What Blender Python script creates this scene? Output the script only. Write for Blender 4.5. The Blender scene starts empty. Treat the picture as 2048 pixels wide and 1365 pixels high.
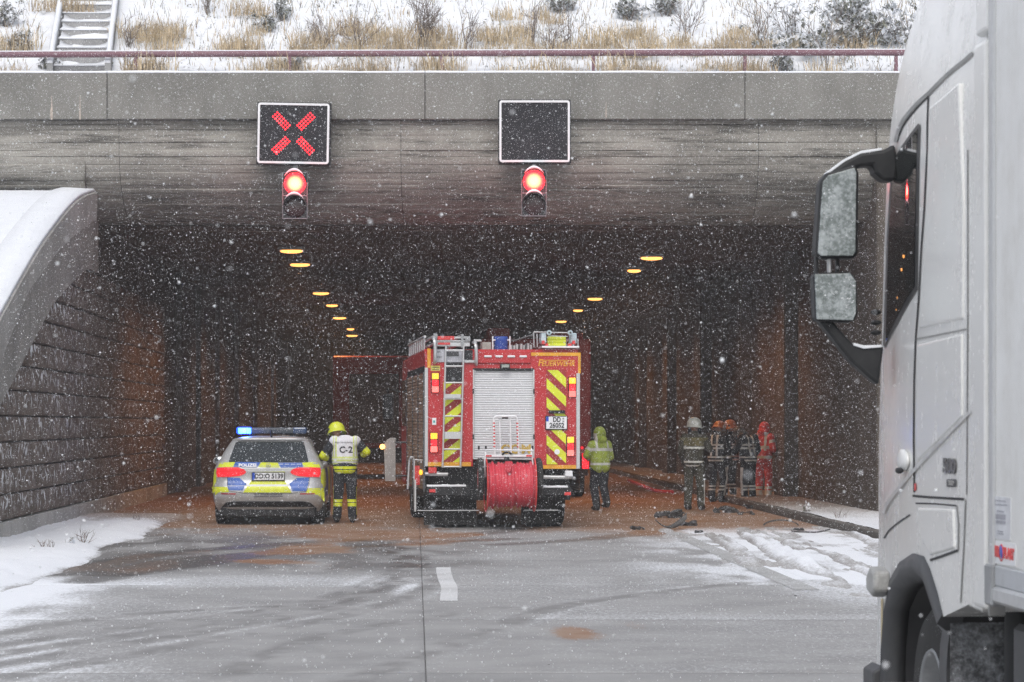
import bpy, bmesh, math, random
import numpy as np
from mathutils import Vector, Matrix
from mathutils.bvhtree import BVHTree

random.seed(7); rng = np.random.default_rng(7)
scene = bpy.context.scene
COL = scene.collection
R = math.radians

# ------------------------------------------------------------------ camera
F, CX, HZ, CAMZ = 5400.0, 1024.0, 847.0, 1.7        # focal length and horizon in photo pixels, eye height
cam = bpy.data.cameras.new('camera'); camo = bpy.data.objects.new('camera', cam); COL.objects.link(camo)
cam.sensor_width = 36; cam.lens = 36 * F / 2048
cam.shift_y = (HZ - 682.5) / 2048
cam.clip_start = 0.1; cam.clip_end = 2000
camo.location = (0, 0, CAMZ); camo.rotation_euler = (R(90), 0, 0)
cam.dof.use_dof = True; cam.dof.focus_distance = 38; cam.dof.aperture_fstop = 11
scene.camera = camo

# ------------------------------------------------------------------ light
world = bpy.data.worlds.new('World'); scene.world = world; world.use_nodes = True
wn = world.node_tree; wn.nodes.clear()
sky = wn.nodes.new('ShaderNodeTexSky'); sky.sky_type = 'NISHITA'; sky.sun_disc = False
sky.sun_elevation = R(48); sky.sun_rotation = R(187); sky.air_density = 1.0; sky.dust_density = 3.0
hs = wn.nodes.new('ShaderNodeHueSaturation'); hs.inputs['Saturation'].default_value = 0.42
bg = wn.nodes.new('ShaderNodeBackground'); bg.inputs['Strength'].default_value = 0.15
wo = wn.nodes.new('ShaderNodeOutputWorld')
wn.links.new(sky.outputs[0], hs.inputs['Color']); wn.links.new(hs.outputs[0], bg.inputs['Color'])
wn.links.new(bg.outputs[0], wo.inputs['Surface'])
sl = bpy.data.lights.new('sun', 'SUN'); sl.energy = 0.55; sl.angle = R(25); sl.color = (1, 0.97, 0.93)
so = bpy.data.objects.new('sun', sl); COL.objects.link(so)
so.rotation_euler = Vector((math.sin(R(187)) * math.cos(R(48)), math.cos(R(187)) * math.cos(R(48)), math.sin(R(48)))).to_track_quat('Z', 'Y').to_euler()
vs = scene.view_settings
vs.view_transform = 'Standard'; vs.look = 'None'; vs.exposure = 0.47; vs.gamma = 1.0; vs.use_curve_mapping = False
scene.cycles.use_denoising = True; scene.cycles.denoising_prefilter = 'NONE'; scene.cycles.use_adaptive_sampling = False; scene.cycles.blur_glossy = 1.0
scene.cycles.max_bounces = 6; scene.cycles.diffuse_bounces = 3; scene.cycles.glossy_bounces = 3
scene.cycles.caustics_reflective = False; scene.cycles.caustics_refractive = False
scene.cycles.sample_clamp_indirect = 4.0

# ------------------------------------------------------------------ helpers
def at(x, y, Y):
    """a photo pixel seen at depth Y, as a point in the world"""
    return Vector(((x - CX) / F * Y, Y, CAMZ - (y - HZ) / F * Y))
def gnd(x, y):
    Y = CAMZ * F / (y - HZ); return Vector(((x - CX) / F * Y, Y, 0))
AX = 0.0357
def T(u, Y, z=0.0):
    """tunnel coordinates: u across the road, Y along it"""
    return Vector((u - AX * Y, Y, z))

def hash2(ix, iy, s):
    h = (ix * 374761393 + iy * 668265263 + s * 974634777) & 0xffffffff
    h = ((h ^ (h >> 13)) * 1274126177) & 0xffffffff
    return ((h ^ (h >> 16)) & 0xffff) / 65535.0
def vnoise(x, y, s=0):
    x = np.asarray(x, float); y = np.asarray(y, float)
    ix = np.floor(x).astype(np.int64); iy = np.floor(y).astype(np.int64)
    fx = x - ix; fy = y - iy; fx = fx * fx * (3 - 2 * fx); fy = fy * fy * (3 - 2 * fy)
    a = hash2(ix, iy, s); b = hash2(ix + 1, iy, s); c = hash2(ix, iy + 1, s); d = hash2(ix + 1, iy + 1, s)
    return (a * (1 - fx) + b * fx) * (1 - fy) + (c * (1 - fx) + d * fx) * fy
def fbm(x, y, o=4, s=0):
    t = 0; a = 0.5; n = 0
    for k in range(o):
        t = t + a * vnoise(np.asarray(x) * 2 ** k, np.asarray(y) * 2 ** k, s + k * 17); n += a; a *= 0.5
    return t / n
def sst(a, b, x):
    t = np.clip((x - a) / (b - a), 0, 1); return t * t * (3 - 2 * t)

def empty(name, loc=(0, 0, 0), rz=0.0):
    o = bpy.data.objects.new(name, None); o.empty_display_size = 0.2
    o.location = loc; o.rotation_euler = (0, 0, rz); COL.objects.link(o); return o
def tag(o, label=None, cat=None, group=None, kind=None):
    for k, v in (('label', label), ('category', cat), ('group', group), ('kind', kind)):
        if v: o[k] = v
    return o
def thing(name, label, cat, loc=(0, 0, 0), rz=0.0, group=None):
    return tag(empty(name, loc, rz), label, cat, group)
def link_mesh(name, me, mats, parent=None):
    o = bpy.data.objects.new(name, me); COL.objects.link(o)
    for m in (mats if isinstance(mats, (list, tuple)) else [mats]): me.materials.append(m)
    if parent: o.parent = parent
    return o
def copy_tree(o, parent=None):
    c = o.copy(); COL.objects.link(c)
    if parent: c.parent = parent
    for ch in list(o.children): copy_tree(ch, c)
    return c

class MB:
    def __init__(s): s.v = []; s.f = []; s.m = []; s.sm = []
    def add(s, vs, fs, m=0, smooth=False):
        b = len(s.v); s.v += [tuple(v) for v in vs]
        for f in fs: s.f.append(tuple(i + b for i in f)); s.m.append(m); s.sm.append(smooth)
        return s
    def box(s, x0, x1, y0, y1, z0, z1, m=0, mat=None):
        vs = [Vector(p) for p in ((x0, y0, z0), (x1, y0, z0), (x1, y1, z0), (x0, y1, z0), (x0, y0, z1), (x1, y0, z1), (x1, y1, z1), (x0, y1, z1))]
        if mat: vs = [mat @ v for v in vs]
        return s.add(vs, [(3, 2, 1, 0), (4, 5, 6, 7), (0, 1, 5, 4), (1, 2, 6, 5), (2, 3, 7, 6), (3, 0, 4, 7)], m)
    def rings(s, rings, m=0, closed=True, caps=True, smooth=True):
        n = len(rings[0]); vs = [p for r in rings for p in r]; fs = []
        for i in range(len(rings) - 1):
            for j in range(n if closed else n - 1):
                k = (j + 1) % n
                fs.append((i * n + j, i * n + k, (i + 1) * n + k, (i + 1) * n + j))
        s.add(vs, fs, m, smooth)
        if caps and closed:
            s.add(rings[0], [tuple(range(n - 1, -1, -1))], m); s.add(rings[-1], [tuple(range(n))], m)
        return s
    def tube(s, pts, r, n=8, m=0, caps=True):
        pts = [Vector(p) for p in pts]; rs = r if isinstance(r, (list, tuple)) else [r] * len(pts); out = []
        for i, p in enumerate(pts):
            d = (pts[min(i + 1, len(pts) - 1)] - pts[max(i - 1, 0)]).normalized()
            a = Vector((0, 0, 1)) if abs(d.z) < 0.9 else Vector((0, 1, 0))
            e1 = d.cross(a).normalized(); e2 = e1.cross(d).normalized()
            out.append([p + (e1 * math.cos(2 * math.pi * k / n) + e2 * math.sin(2 * math.pi * k / n)) * rs[i] for k in range(n)])
        return s.rings(out, m, True, caps)
    def cyl(s, p0, p1, r, n=20, m=0): return s.tube([p0, p1], r, n, m)
    def lathe(s, prof, o=(0, 0, 0), axis='x', n=32, m=0, caps=False):
        """prof: (distance along the axis, radius)"""
        o = Vector(o); out = []
        for a, r in prof:
            ring = []
            for k in range(n):
                c, q = r * math.cos(2 * math.pi * k / n), r * math.sin(2 * math.pi * k / n)
                ring.append(o + (Vector((a, c, q)) if axis == 'x' else Vector((c, a, q)) if axis == 'y' else Vector((c, q, a))))
            out.append(ring)
        return s.rings(out, m, True, caps)
    def prism(s, poly, y0, y1, m=0, plane='xz'):
        """poly extruded from y0 to y1 (plane 'xz'), or along x (plane 'yz')"""
        mk = (lambda p, t: (p[0], t, p[1])) if plane == 'xz' else (lambda p, t: (t, p[0], p[1])) if plane == 'yz' else (lambda p, t: (p[0], p[1], t))
        n = len(poly); vs = [mk(p, y0) for p in poly] + [mk(p, y1) for p in poly]
        fs = [tuple(range(n)), tuple(range(2 * n - 1, n - 1, -1))] + [(i, i + n, (i + 1) % n + n, (i + 1) % n) for i in range(n)]
        return s.add(vs, fs, m)
    def ell(s, c, r, m=0, n=16, k=10):
        c = Vector(c); r = r if hasattr(r, '__len__') else (r, r, r)
        out = []
        for i in range(1, k):
            t = math.pi * i / k
            out.append([c + Vector((r[0] * math.sin(t) * math.cos(2 * math.pi * j / n), r[1] * math.sin(t) * math.sin(2 * math.pi * j / n), -r[2] * math.cos(t))) for j in range(n)])
        s.rings(out, m)
        return s
    def build(s, name, mats, parent=None, bevel=0.0, seg=1, fix=True):
        me = bpy.data.meshes.new(name); me.from_pydata(s.v, [], s.f)
        me.polygons.foreach_set('material_index', s.m); me.polygons.foreach_set('use_smooth', s.sm)
        if fix or bevel:
            bm = bmesh.new(); bm.from_mesh(me)
            if bevel:
                bmesh.ops.remove_doubles(bm, verts=bm.verts, dist=1e-5)
                ed = [e for e in bm.edges if len(e.link_faces) == 2 and e.calc_face_angle(0) > 0.6]
                bmesh.ops.bevel(bm, geom=ed, offset=bevel, segments=seg, affect='EDGES', profile=0.5, clamp_overlap=True)
            bmesh.ops.recalc_face_normals(bm, faces=bm.faces); bm.to_mesh(me); bm.free()
        return link_mesh(name, me, mats, parent)

def catmull(P, n=8):
    P = [np.array(p, float) for p in P]; out = []
    for i in range(len(P) - 1):
        p0 = P[max(i - 1, 0)]; p1 = P[i]; p2 = P[i + 1]; p3 = P[min(i + 2, len(P) - 1)]
        for k in range(n):
            t = k / n
            out.append(0.5 * (2 * p1 + (p2 - p0) * t + (2 * p0 - 5 * p1 + 4 * p2 - p3) * t * t + (3 * p1 - p0 - 3 * p2 + p3) * t ** 3))
    out.append(P[-1]); return out

def grid_mesh(name, A, mat, parent=None, smooth=True, attr=None):
    """A: (ny, nx, 3) array"""
    ny, nx, _ = A.shape
    idx = np.arange(ny * nx).reshape(ny, nx)
    q = np.stack([idx[:-1, :-1], idx[:-1, 1:], idx[1:, 1:], idx[1:, :-1]], -1).reshape(-1, 4)
    me = bpy.data.meshes.new(name)
    me.vertices.add(ny * nx); me.vertices.foreach_set('co', A.reshape(-1).astype(np.float32))
    me.loops.add(q.size); me.loops.foreach_set('vertex_index', q.reshape(-1).astype(np.int32))
    me.polygons.add(len(q)); me.polygons.foreach_set('loop_start', np.arange(0, q.size, 4, dtype=np.int32))
    me.polygons.foreach_set('use_smooth', np.full(len(q), smooth))
    me.update(calc_edges=True)
    if attr is not None:
        ca = me.attributes.new('mask', 'FLOAT_COLOR', 'POINT')
        c = np.ones((ny * nx, 4), np.float32); c[:, :3] = attr.reshape(-1, 3); ca.data.foreach_set('color', c.reshape(-1))
    return link_mesh(name, me, mat, parent)

def text_mesh(txt, size, bold=0.0, shear=0.0, spacing=1.0, align='CENTER'):
    cu = bpy.data.curves.new('lettering', 'FONT'); cu.body = txt; cu.size = size; cu.offset = bold; cu.shear = shear
    cu.align_x = align; cu.align_y = 'CENTER'; cu.space_character = spacing; cu.resolution_u = 3; cu.extrude = 0.0015
    o = bpy.data.objects.new('lettering', cu); COL.objects.link(o)
    dg = bpy.context.evaluated_depsgraph_get()
    me = bpy.data.meshes.new_from_object(o.evaluated_get(dg)); bpy.data.objects.remove(o); bpy.data.curves.remove(cu)
    me.name = 'lettering'; me.materials.clear()
    return me
def lettering(txt, size, mat, parent, mtx, name='lettering', **k):
    me = text_mesh(txt, size, **k); me.transform(mtx)
    return link_mesh(name, me, mat, parent)
def rear_mtx(x, y, z, sx=1.0): return Matrix.Translation((x, y, z)) @ Matrix.Rotation(R(90), 4, 'X') @ Matrix.Diagonal((sx, 1, 1, 1))
def left_mtx(x, y, z, sx=1.0):  # readable from -x
    return Matrix.Translation((x, y, z)) @ Matrix.Rotation(R(-90), 4, 'Z') @ Matrix.Rotation(R(90), 4, 'X') @ Matrix.Diagonal((sx, 1, 1, 1))

def decal(name, poly, bvh, mat, parent, axis='y', off=0.003, cell=0.04, start=-3.0):
    """flat print or trim: a polygon in (x,z) or (y,z) laid onto the surface of a thing, a few millimetres proud"""
    bm = bmesh.new(); vs = [bm.verts.new((p[0], p[1], 0)) for p in poly]; bm.faces.new(vs)
    xs = [p[0] for p in poly]; zs = [p[1] for p in poly]
    for lo, hi, ax in ((min(xs), max(xs), 0), (min(zs), max(zs), 1)):
        k = int((hi - lo) / cell)
        for i in range(1, k + 1):
            c = lo + (hi - lo) * i / (k + 1)
            bmesh.ops.bisect_plane(bm, geom=bm.verts[:] + bm.edges[:] + bm.faces[:], plane_co=(c, 0, 0) if ax == 0 else (0, c, 0), plane_no=(1, 0, 0) if ax == 0 else (0, 1, 0))
    bmesh.ops.triangulate(bm, faces=bm.faces)
    last = None
    for v in bm.verts:
        if axis == 'y': o = Vector((v.co.x, start, v.co.y)); d = Vector((0, 1, 0))
        elif axis == 'x': o = Vector((start, v.co.x, v.co.y)); d = Vector((1, 0, 0))
        else: o = Vector((-start, v.co.x, v.co.y)); d = Vector((-1, 0, 0))
        h, n, i, t = bvh.ray_cast(o, d)
        if h is None:
            h = o.copy(); h[1 if axis == 'y' else 0] = last if last is not None else 0
        last = h[1 if axis == 'y' else 0]
        v.co = h - d * off
    bmesh.ops.recalc_face_normals(bm, faces=bm.faces)
    if bm.faces and sum((f.normal.dot(Vector((0, -1, 0) if axis == 'y' else (-1, 0, 0) if axis == 'x' else (1, 0, 0))) for f in bm.faces)) < 0:
        bmesh.ops.reverse_faces(bm, faces=bm.faces)
    for f in bm.faces: f.smooth = True
    me = bpy.data.meshes.new(name); bm.to_mesh(me); bm.free()
    return link_mesh(name, me, mat, parent)
def bvh_of(o):
    bm = bmesh.new(); bm.from_mesh(o.data); b = BVHTree.FromBMesh(bm); bm.free(); return b

# ------------------------------------------------------------------ materials
class NT:
    def __init__(s, name):
        s.m = bpy.data.materials.new(name); s.m.use_nodes = True; s.t = s.m.node_tree; s.n = s.t.nodes
        s.b = s.n['Principled BSDF']
    def node(s, ty, **k):
        n = s.n.new(ty)
        for a, v in k.items(): setattr(n, a, v)
        return n
    def link(s, a, b): s.t.links.new(a, b)
    def coord(s, scale=(1, 1, 1), obj=True):
        if obj: c = s.node('ShaderNodeTexCoord').outputs['Object']
        else: c = s.node('ShaderNodeNewGeometry').outputs['Position']
        mp = s.node('ShaderNodeMapping'); mp.inputs['Scale'].default_value = scale; s.link(c, mp.inputs[0]); return mp.outputs[0]
    def noise(s, scale, detail=4, rough=0.6, vec=None):
        n = s.node('ShaderNodeTexNoise'); n.inputs['Scale'].default_value = scale; n.inputs['Detail'].default_value = detail; n.inputs['Roughness'].default_value = rough
        if vec is not None: s.link(vec, n.inputs['Vector'])
        return n.outputs['Fac']
    def ramp(s, fac, a, b):
        n = s.node('ShaderNodeMapRange', interpolation_type='SMOOTHSTEP'); n.inputs[1].default_value = a; n.inputs[2].default_value = b; s.link(fac, n.inputs[0]); return n.outputs[0]
    def mix(s, fac, a, b):
        n = s.node('ShaderNodeMix', data_type='RGBA')
        for sock, v in ((n.inputs[0], fac), (n.inputs[6], a), (n.inputs[7], b)):
            if hasattr(v, 'links'): s.link(v, sock)
            elif isinstance(v, (int, float)): sock.default_value = v
            else: sock.default_value = (*v, 1)
        return n.outputs[2]
    def math(s, op, a, b=0.0):
        n = s.node('ShaderNodeMath', operation=op)
        for sock, v in ((n.inputs[0], a), (n.inputs[1], b)):
            if hasattr(v, 'links'): s.link(v, sock)
            else: sock.default_value = v
        return n.outputs[0]
    def color(s, v):
        if hasattr(v, 'links'): s.link(v, s.b.inputs['Base Color'])
        else: s.b.inputs['Base Color'].default_value = (*v, 1)
    def bump(s, h, strength=0.3, dist=0.02):
        n = s.node('ShaderNodeBump'); n.inputs['Strength'].default_value = strength; n.inputs['Distance'].default_value = dist
        s.link(h, n.inputs['Height']); s.link(n.outputs[0], s.b.inputs['Normal'])
    def set(s, **k):
        for a, v in k.items():
            sock = s.b.inputs[a.replace('_', ' ')]
            if hasattr(v, 'links'): s.link(v, sock)
            else: sock.default_value = v
        return s
MATS = {}
def plain(name, col, rough=0.5, metal=0.0, var=0.15, scale=6.0, spec=0.5, bump=0.0, coat=0.0):
    if name in MATS: return MATS[name]
    k = NT(name); c = k.coord()
    n = k.noise(scale, 5, 0.65, c)
    k.color(k.mix(k.ramp(n, 0.3, 0.7), [x * (1 - var) for x in col], [min(1, x * (1 + var)) for x in col]))
    k.set(Roughness=rough, Metallic=metal); k.b.inputs['Specular IOR Level'].default_value = spec
    if coat: k.b.inputs['Coat Weight'].default_value = coat
    if bump: k.bump(k.noise(scale * 6, 4, 0.6, c), bump, 0.01)
    MATS[name] = k.m; return k.m
def dirty(name, col, dirt, amount=0.4, rough=0.3, scale=2.0, stretch=(1, 1, 0.25), snow=0.0, spec=0.5, metal=0.0):
    """paint with streaky road dirt and stuck snow flecks"""
    if name in MATS: return MATS[name]
    k = NT(name); c = k.coord(stretch); c2 = k.coord()
    a = k.ramp(k.noise(scale, 6, 0.7, c), 0.42, 0.75); b = k.ramp(k.noise(scale * 5, 4, 0.7, c2), 0.35, 0.8)
    d = k.math('MULTIPLY', k.math('ADD', a, b), amount * 0.5)
    out = k.mix(d, col, dirt)
    if snow:
        s1 = k.math('MULTIPLY', k.ramp(k.noise(90, 3, 0.6, c2), 0.6, 0.68), k.ramp(k.noise(3, 3, 0.6, c2), 0.45, 0.6))
        out = k.mix(k.math('MULTIPLY', s1, snow), out, (0.8, 0.82, 0.85))
    k.color(out); k.set(Roughness=k.math('ADD', k.math('MULTIPLY', d, 0.5), rough), Metallic=metal)
    k.b.inputs['Specular IOR Level'].default_value = spec
    MATS[name] = k.m; return k.m
def emit(name, col, strength, base=(0.1, 0.02, 0.02)):
    k = NT(name); k.color(base); k.set(Roughness=0.3)
    k.b.inputs['Emission Color'].default_value = (*col, 1); k.b.inputs['Emission Strength'].default_value = strength; k.m.cycles.emission_sampling = 'NONE'
    return k.m

def concrete(name, base, dark, streak=0.6, boards=False, speck=0.0):
    k = NT(name); c = k.coord(obj=False); st = k.coord((1.6, 1.6, 0.12), obj=False)
    big = k.ramp(k.noise(0.55, 5, 0.62, c), 0.35, 0.68)
    s1 = k.ramp(k.noise(1.5, 6, 0.7, st), 0.45, 0.8)
    fine = k.noise(22, 6, 0.75, c)
    col = k.mix(k.math('MULTIPLY', big, 0.75), base, dark)
    col = k.mix(k.math('MULTIPLY', s1, streak), col, dark)
    col = k.mix(k.math('MULTIPLY', k.ramp(fine, 0.3, 0.75), 0.55), col, [min(1, x * 1.45) for x in base])
    if boards:
        hz = k.coord((0.55, 0.55, 6.0), obj=False); hz2 = k.coord((0.22, 0.22, 2.6), obj=False)
        hb = k.noise(1.3, 8, 0.8, hz); hb2 = k.noise(1.0, 6, 0.7, hz2)
        col = k.mix(k.math('MULTIPLY', k.ramp(hb2, 0.5, 0.64), 0.6), col, [x * 0.75 for x in dark])
        col = k.mix(k.math('MULTIPLY', k.ramp(hb, 0.5, 0.66), 0.85), col, [x * 0.45 for x in dark])
        col = k.mix(k.math('MULTIPLY', k.ramp(hb, 0.44, 0.3), 0.5), col, [x * 1.35 for x in base])
    k.color(col); k.set(Roughness=0.9); k.b.inputs['Specular IOR Level'].default_value = 0.25
    k.bump(fine, 0.5, 0.02); return k.m

M_PARAPET = concrete('parapet_concrete', (0.215, 0.21, 0.195), (0.10, 0.098, 0.09), 0.6)
M_LINTEL = concrete('board_marked_concrete', (0.3, 0.287, 0.26), (0.115, 0.109, 0.097), 0.35, True)
M_BAND = concrete('wing_band_concrete', (0.3, 0.288, 0.267), (0.13, 0.124, 0.113), 0.9)
M_COPING = concrete('coping_concrete', (0.40, 0.39, 0.37), (0.2, 0.195, 0.18), 0.8)
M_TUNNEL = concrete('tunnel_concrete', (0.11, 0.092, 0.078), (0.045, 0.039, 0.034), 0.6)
M_KERB = concrete('kerb_concrete', (0.12, 0.11, 0.1), (0.06, 0.055, 0.05), 0.4)
M_FILLER = plain('joint_filler_tar', (0.13, 0.128, 0.126), 0.9)
M_DARKGAP = plain('dark_gap', (0.012, 0.012, 0.013), 0.9)

def ground_mat(name, grey):
    k = NT(name); c = k.coord(obj=False)
    at_ = k.node('ShaderNodeAttribute', attribute_name='mask'); sp = k.node('ShaderNodeSeparateColor'); k.link(at_.outputs['Color'], sp.inputs[0])
    sx = k.coord((3.0, 0.8, 1), obj=False)
    f1 = k.noise(9, 6, 0.75, sx); f2 = k.noise(60, 4, 0.7, c); f3 = k.noise(1.1, 5, 0.6, c)
    con = k.mix(k.ramp(f3, 0.3, 0.7), [x * 0.82 for x in grey], [x * 1.12 for x in grey])
    con = k.mix(k.math('MULTIPLY', k.ramp(f2, 0.3, 0.75), 0.35), con, [x * 1.45 for x in grey])
    wetm = k.math('MULTIPLY', sp.outputs[2], k.ramp(f1, 0.15, 0.6))
    con = k.mix(wetm, con, (0.085, 0.08, 0.075))
    dth = k.math('ADD', sp.outputs[1], k.math('MULTIPLY', k.math('SUBTRACT', f1, 0.5), 1.3))
    sandf = k.math('MULTIPLY', k.ramp(dth, 0.25, 0.85), 0.9)
    sandc = k.mix(k.ramp(f3, 0.35, 0.65), (0.24, 0.12, 0.06), (0.3, 0.2, 0.14))
    con = k.mix(sandf, con, sandc)
    fl = k.math('ADD', k.math('MULTIPLY', f1, 0.65), k.math('MULTIPLY', f2, 0.35))
    sth = k.math('ADD', sp.outputs[0], k.math('MULTIPLY', k.math('SUBTRACT', fl, 0.5), 2.1))
    sn = k.ramp(sth, 0.2, 1.0)
    k.color(k.mix(sn, con, (0.78, 0.8, 0.835)))
    k.set(Roughness=k.math('SUBTRACT', 0.8, k.math('MULTIPLY', wetm, 0.35)))
    k.b.inputs['Specular IOR Level'].default_value = 0.35
    k.bump(k.math('ADD', k.math('MULTIPLY', f1, 0.6), k.math('MULTIPLY', f2, 0.4)), 0.35, 0.02)
    return k.m
M_ROAD = ground_mat('snow_dusted_concrete_road', (0.28, 0.277, 0.274))
M_SNOWY = ground_mat('trodden_snow', (0.3, 0.29, 0.28))
def snow_mat(name, tint=(0.78, 0.8, 0.835)):
    k = NT(name); c = k.coord(obj=False)
    n = k.noise(3, 6, 0.7, c); f = k.noise(40, 5, 0.7, c)
    k.color(k.mix(k.ramp(n, 0.3, 0.7), [x * 0.94 for x in tint], tint)); k.set(Roughness=0.75)
    k.b.inputs['Specular IOR Level'].default_value = 0.3
    k.bump(k.math('ADD', n, k.math('MULTIPLY', f, 0.25)), 0.35, 0.05); return k.m
M_SNOW = snow_mat('fresh_snow')
k = NT('stone_with_stuck_snow'); c = k.coord(obj=False); cs = k.coord((10, 10, 5.5), obj=False)
n1 = k.noise(2.5, 6, 0.7, c); n2 = k.noise(1.0, 3, 0.55, cs); n3 = k.noise(14, 5, 0.7, c)
col = k.mix(k.ramp(n1, 0.3, 0.7), (0.105, 0.083, 0.07), (0.2, 0.163, 0.14))
col = k.mix(k.math('MULTIPLY', k.ramp(n3, 0.45, 0.75), 0.5), col, (0.24, 0.205, 0.18))
at_ = k.node('ShaderNodeAttribute', attribute_name='mask'); sp = k.node('ShaderNodeSeparateColor'); k.link(at_.outputs['Color'], sp.inputs[0])
sth = k.math('MULTIPLY', k.ramp(n2, 0.55, 0.62), sp.outputs[0])
col = k.mix(sth, col, (0.75, 0.77, 0.8))
k.color(col); k.set(Roughness=0.95); k.b.inputs['Specular IOR Level'].default_value = 0.2; k.bump(n3, 0.8, 0.05); M_STONE = k.m

M_WHITE = dirty('white_truck_paint', (0.8, 0.805, 0.795), (0.5, 0.485, 0.45), 0.5, 0.16, 1.8, (1, 1, .16))
M_TRAILER = dirty('white_trailer_panel', (0.79, 0.795, 0.79), (0.5, 0.48, 0.44), 0.55, 0.35, 1.2)
M_BLACKP = dirty('black_plastic', (0.022, 0.023, 0.025), (0.07, 0.07, 0.07), 0.4, 0.5, 4, snow=0.0, spec=0.25)
M_GREYP = dirty('grey_plastic', (0.055, 0.057, 0.062), (0.12, 0.12, 0.12), 0.4, 0.5, 4)
M_SNOWP = dirty('snow_caked_plastic', (0.05, 0.052, 0.057), (0.6, 0.63, 0.67), 0.9, 0.6, 9, (1, 1, 1), snow=0.9)
M_RUBBER = dirty('tyre_rubber', (0.018, 0.018, 0.018), (0.07, 0.065, 0.06), 0.5, 0.8, 5, (1, 1, 1), snow=0.3)
M_GAP = plain('rubber_gap', (0.02, 0.02, 0.022), 0.7)
M_SEAM = plain('grey_seam', (0.26, 0.26, 0.255), 0.6)
M_GREY = plain('mid_grey_metal', (0.3, 0.31, 0.32), 0.45, 0.3)
M_ALU = dirty('brushed_aluminium', (0.55, 0.56, 0.57), (0.35, 0.34, 0.32), 0.4, 0.35, 4, metal=0.6)
M_SILVER = dirty('silver_car_paint', (0.46, 0.47, 0.48), (0.3, 0.29, 0.27), 0.4, 0.28, 4, metal=0.35)
M_GLASS = plain('dark_window_glass', (0.012, 0.016, 0.016), 0.008, 0, 0.1, spec=0.9)
M_BLUE = plain('police_blue', (0.03, 0.11, 0.42), 0.35)
M_NEON = plain('fluorescent_yellow', (0.62, 0.68, 0.03), 0.45, var=0.08)
M_RED = dirty('fire_red_paint', (0.46, 0.018, 0.025), (0.30, 0.06, 0.05), 0.5, 0.3, 3, snow=0.25)
M_DARKRED = plain('dark_red_film', (0.3, 0.02, 0.022), 0.5)
M_AMBERF = plain('amber_film', (0.68, 0.33, 0.02), 0.4)
M_WHITEF = plain('white_film', (0.75, 0.76, 0.78), 0.4, var=0.05)
M_BLACKF = plain('black_print', (0.02, 0.02, 0.025), 0.5)
M_EUBLUE = plain('blue_print', (0.02, 0.08, 0.5), 0.4)
M_REDF = plain('red_print', (0.62, 0.05, 0.05), 0.5)
M_SHUTTER = dirty('shutter_aluminium', (0.60, 0.61, 0.63), (0.42, 0.42, 0.42), 0.3, 0.45, 3, metal=0.15)
M_SHUTB = dirty('shutter_with_painted_reflection', (0.32, 0.21, 0.14), (0.22, 0.13, 0.08), 0.5, 0.5, 3, metal=0.2)  # orange lamp light reflected in the aluminium is put into the colour
M_HOSE = dirty('red_hose_rubber', (0.55, 0.02, 0.045), (0.6, 0.2, 0.22), 0.4, 0.5, 6, (6, 0.4, 0.4), snow=0.6)
M_DRUM = plain('blue_drum', (0.02, 0.06, 0.3), 0.5)
M_LIME = plain('lime_fabric', (0.36, 0.46, 0.07), 0.85, var=0.25, scale=9)
M_NAVY = plain('navy_fabric', (0.022, 0.024, 0.03), 0.9, var=0.3, scale=9)
M_OLIVE = plain('olive_fabric', (0.05, 0.047, 0.033), 0.9, var=0.3, scale=9)
M_SAND = plain('pale_olive_fabric', (0.13, 0.115, 0.05), 0.9, var=0.3, scale=9)
M_VEST = plain('white_vest_fabric', (0.68, 0.68, 0.72), 0.85, var=0.1)
M_VESTY = plain('vest_yellow_trim', (0.58, 0.66, 0.22), 0.8, var=0.1)
M_REFL = plain('reflective_tape', (0.66, 0.68, 0.64), 0.4, var=0.15)
M_REFLY = plain('yellow_reflective_tape', (0.66, 0.72, 0.02), 0.5, var=0.08)
M_REDCLOTH = plain('red_fabric', (0.66, 0.05, 0.035), 0.85, var=0.25, scale=9)
M_SKIN = plain('skin', (0.42, 0.24, 0.17), 0.55, var=0.1)
M_HAIR = plain('dark_hair', (0.03, 0.022, 0.018), 0.6)
M_HELMY = plain('lime_helmet_shell', (0.6, 0.66, 0.04), 0.35, var=0.06)
M_HELMG = plain('pale_grey_helmet_shell', (0.45, 0.47, 0.43), 0.35, var=0.1)
M_HELMO = plain('orange_helmet_shell', (0.34, 0.13, 0.045), 0.35, var=0.1)
M_BOOT = plain('black_boot_leather', (0.02, 0.018, 0.018), 0.6)
M_GLOVE = plain('dark_glove', (0.04, 0.035, 0.03), 0.8)
M_RAIL = dirty('plum_rail_paint', (0.17, 0.075, 0.095), (0.2, 0.16, 0.2), 0.5, 0.5, 3, (0.6, 1, 1), snow=0.5)
M_WOOD = plain('weathered_wood', (0.12, 0.11, 0.1), 0.9, var=0.4, scale=20)
M_GRASS = plain('dry_grass', (0.45, 0.36, 0.245), 0.9, var=0.35, scale=5)
M_TWIG = plain('bare_twig', (0.2, 0.165, 0.145), 0.9, var=0.4, scale=8)
M_LEAF = plain('dull_green_leaf', (0.19, 0.195, 0.155), 0.7, var=0.45, scale=6)
M_DEBRIS = dirty('broken_black_plastic', (0.03, 0.03, 0.032), (0.2, 0.18, 0.16), 0.5, 0.5, 6, snow=0.3)
E_RED = emit('lit_red_lens', (1, 0.012, 0.03), 0.9)
E_REDHOT = emit('bright_red_lens', (1, 0.13, 0.11), 1.9)
E_AMBER = emit('lit_amber_lens', (1, 0.4, 0.02), 1.7)
E_BLUE = emit('flashing_blue_lens', (0.025, 0.13, 1.0), 9.0)
E_LED = emit('red_led_dot', (1, 0.012, 0.025), 3.5)
E_SODIUM = emit('sodium_lamp_lens', (1, 0.41, 0.1), 2.0)
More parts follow.
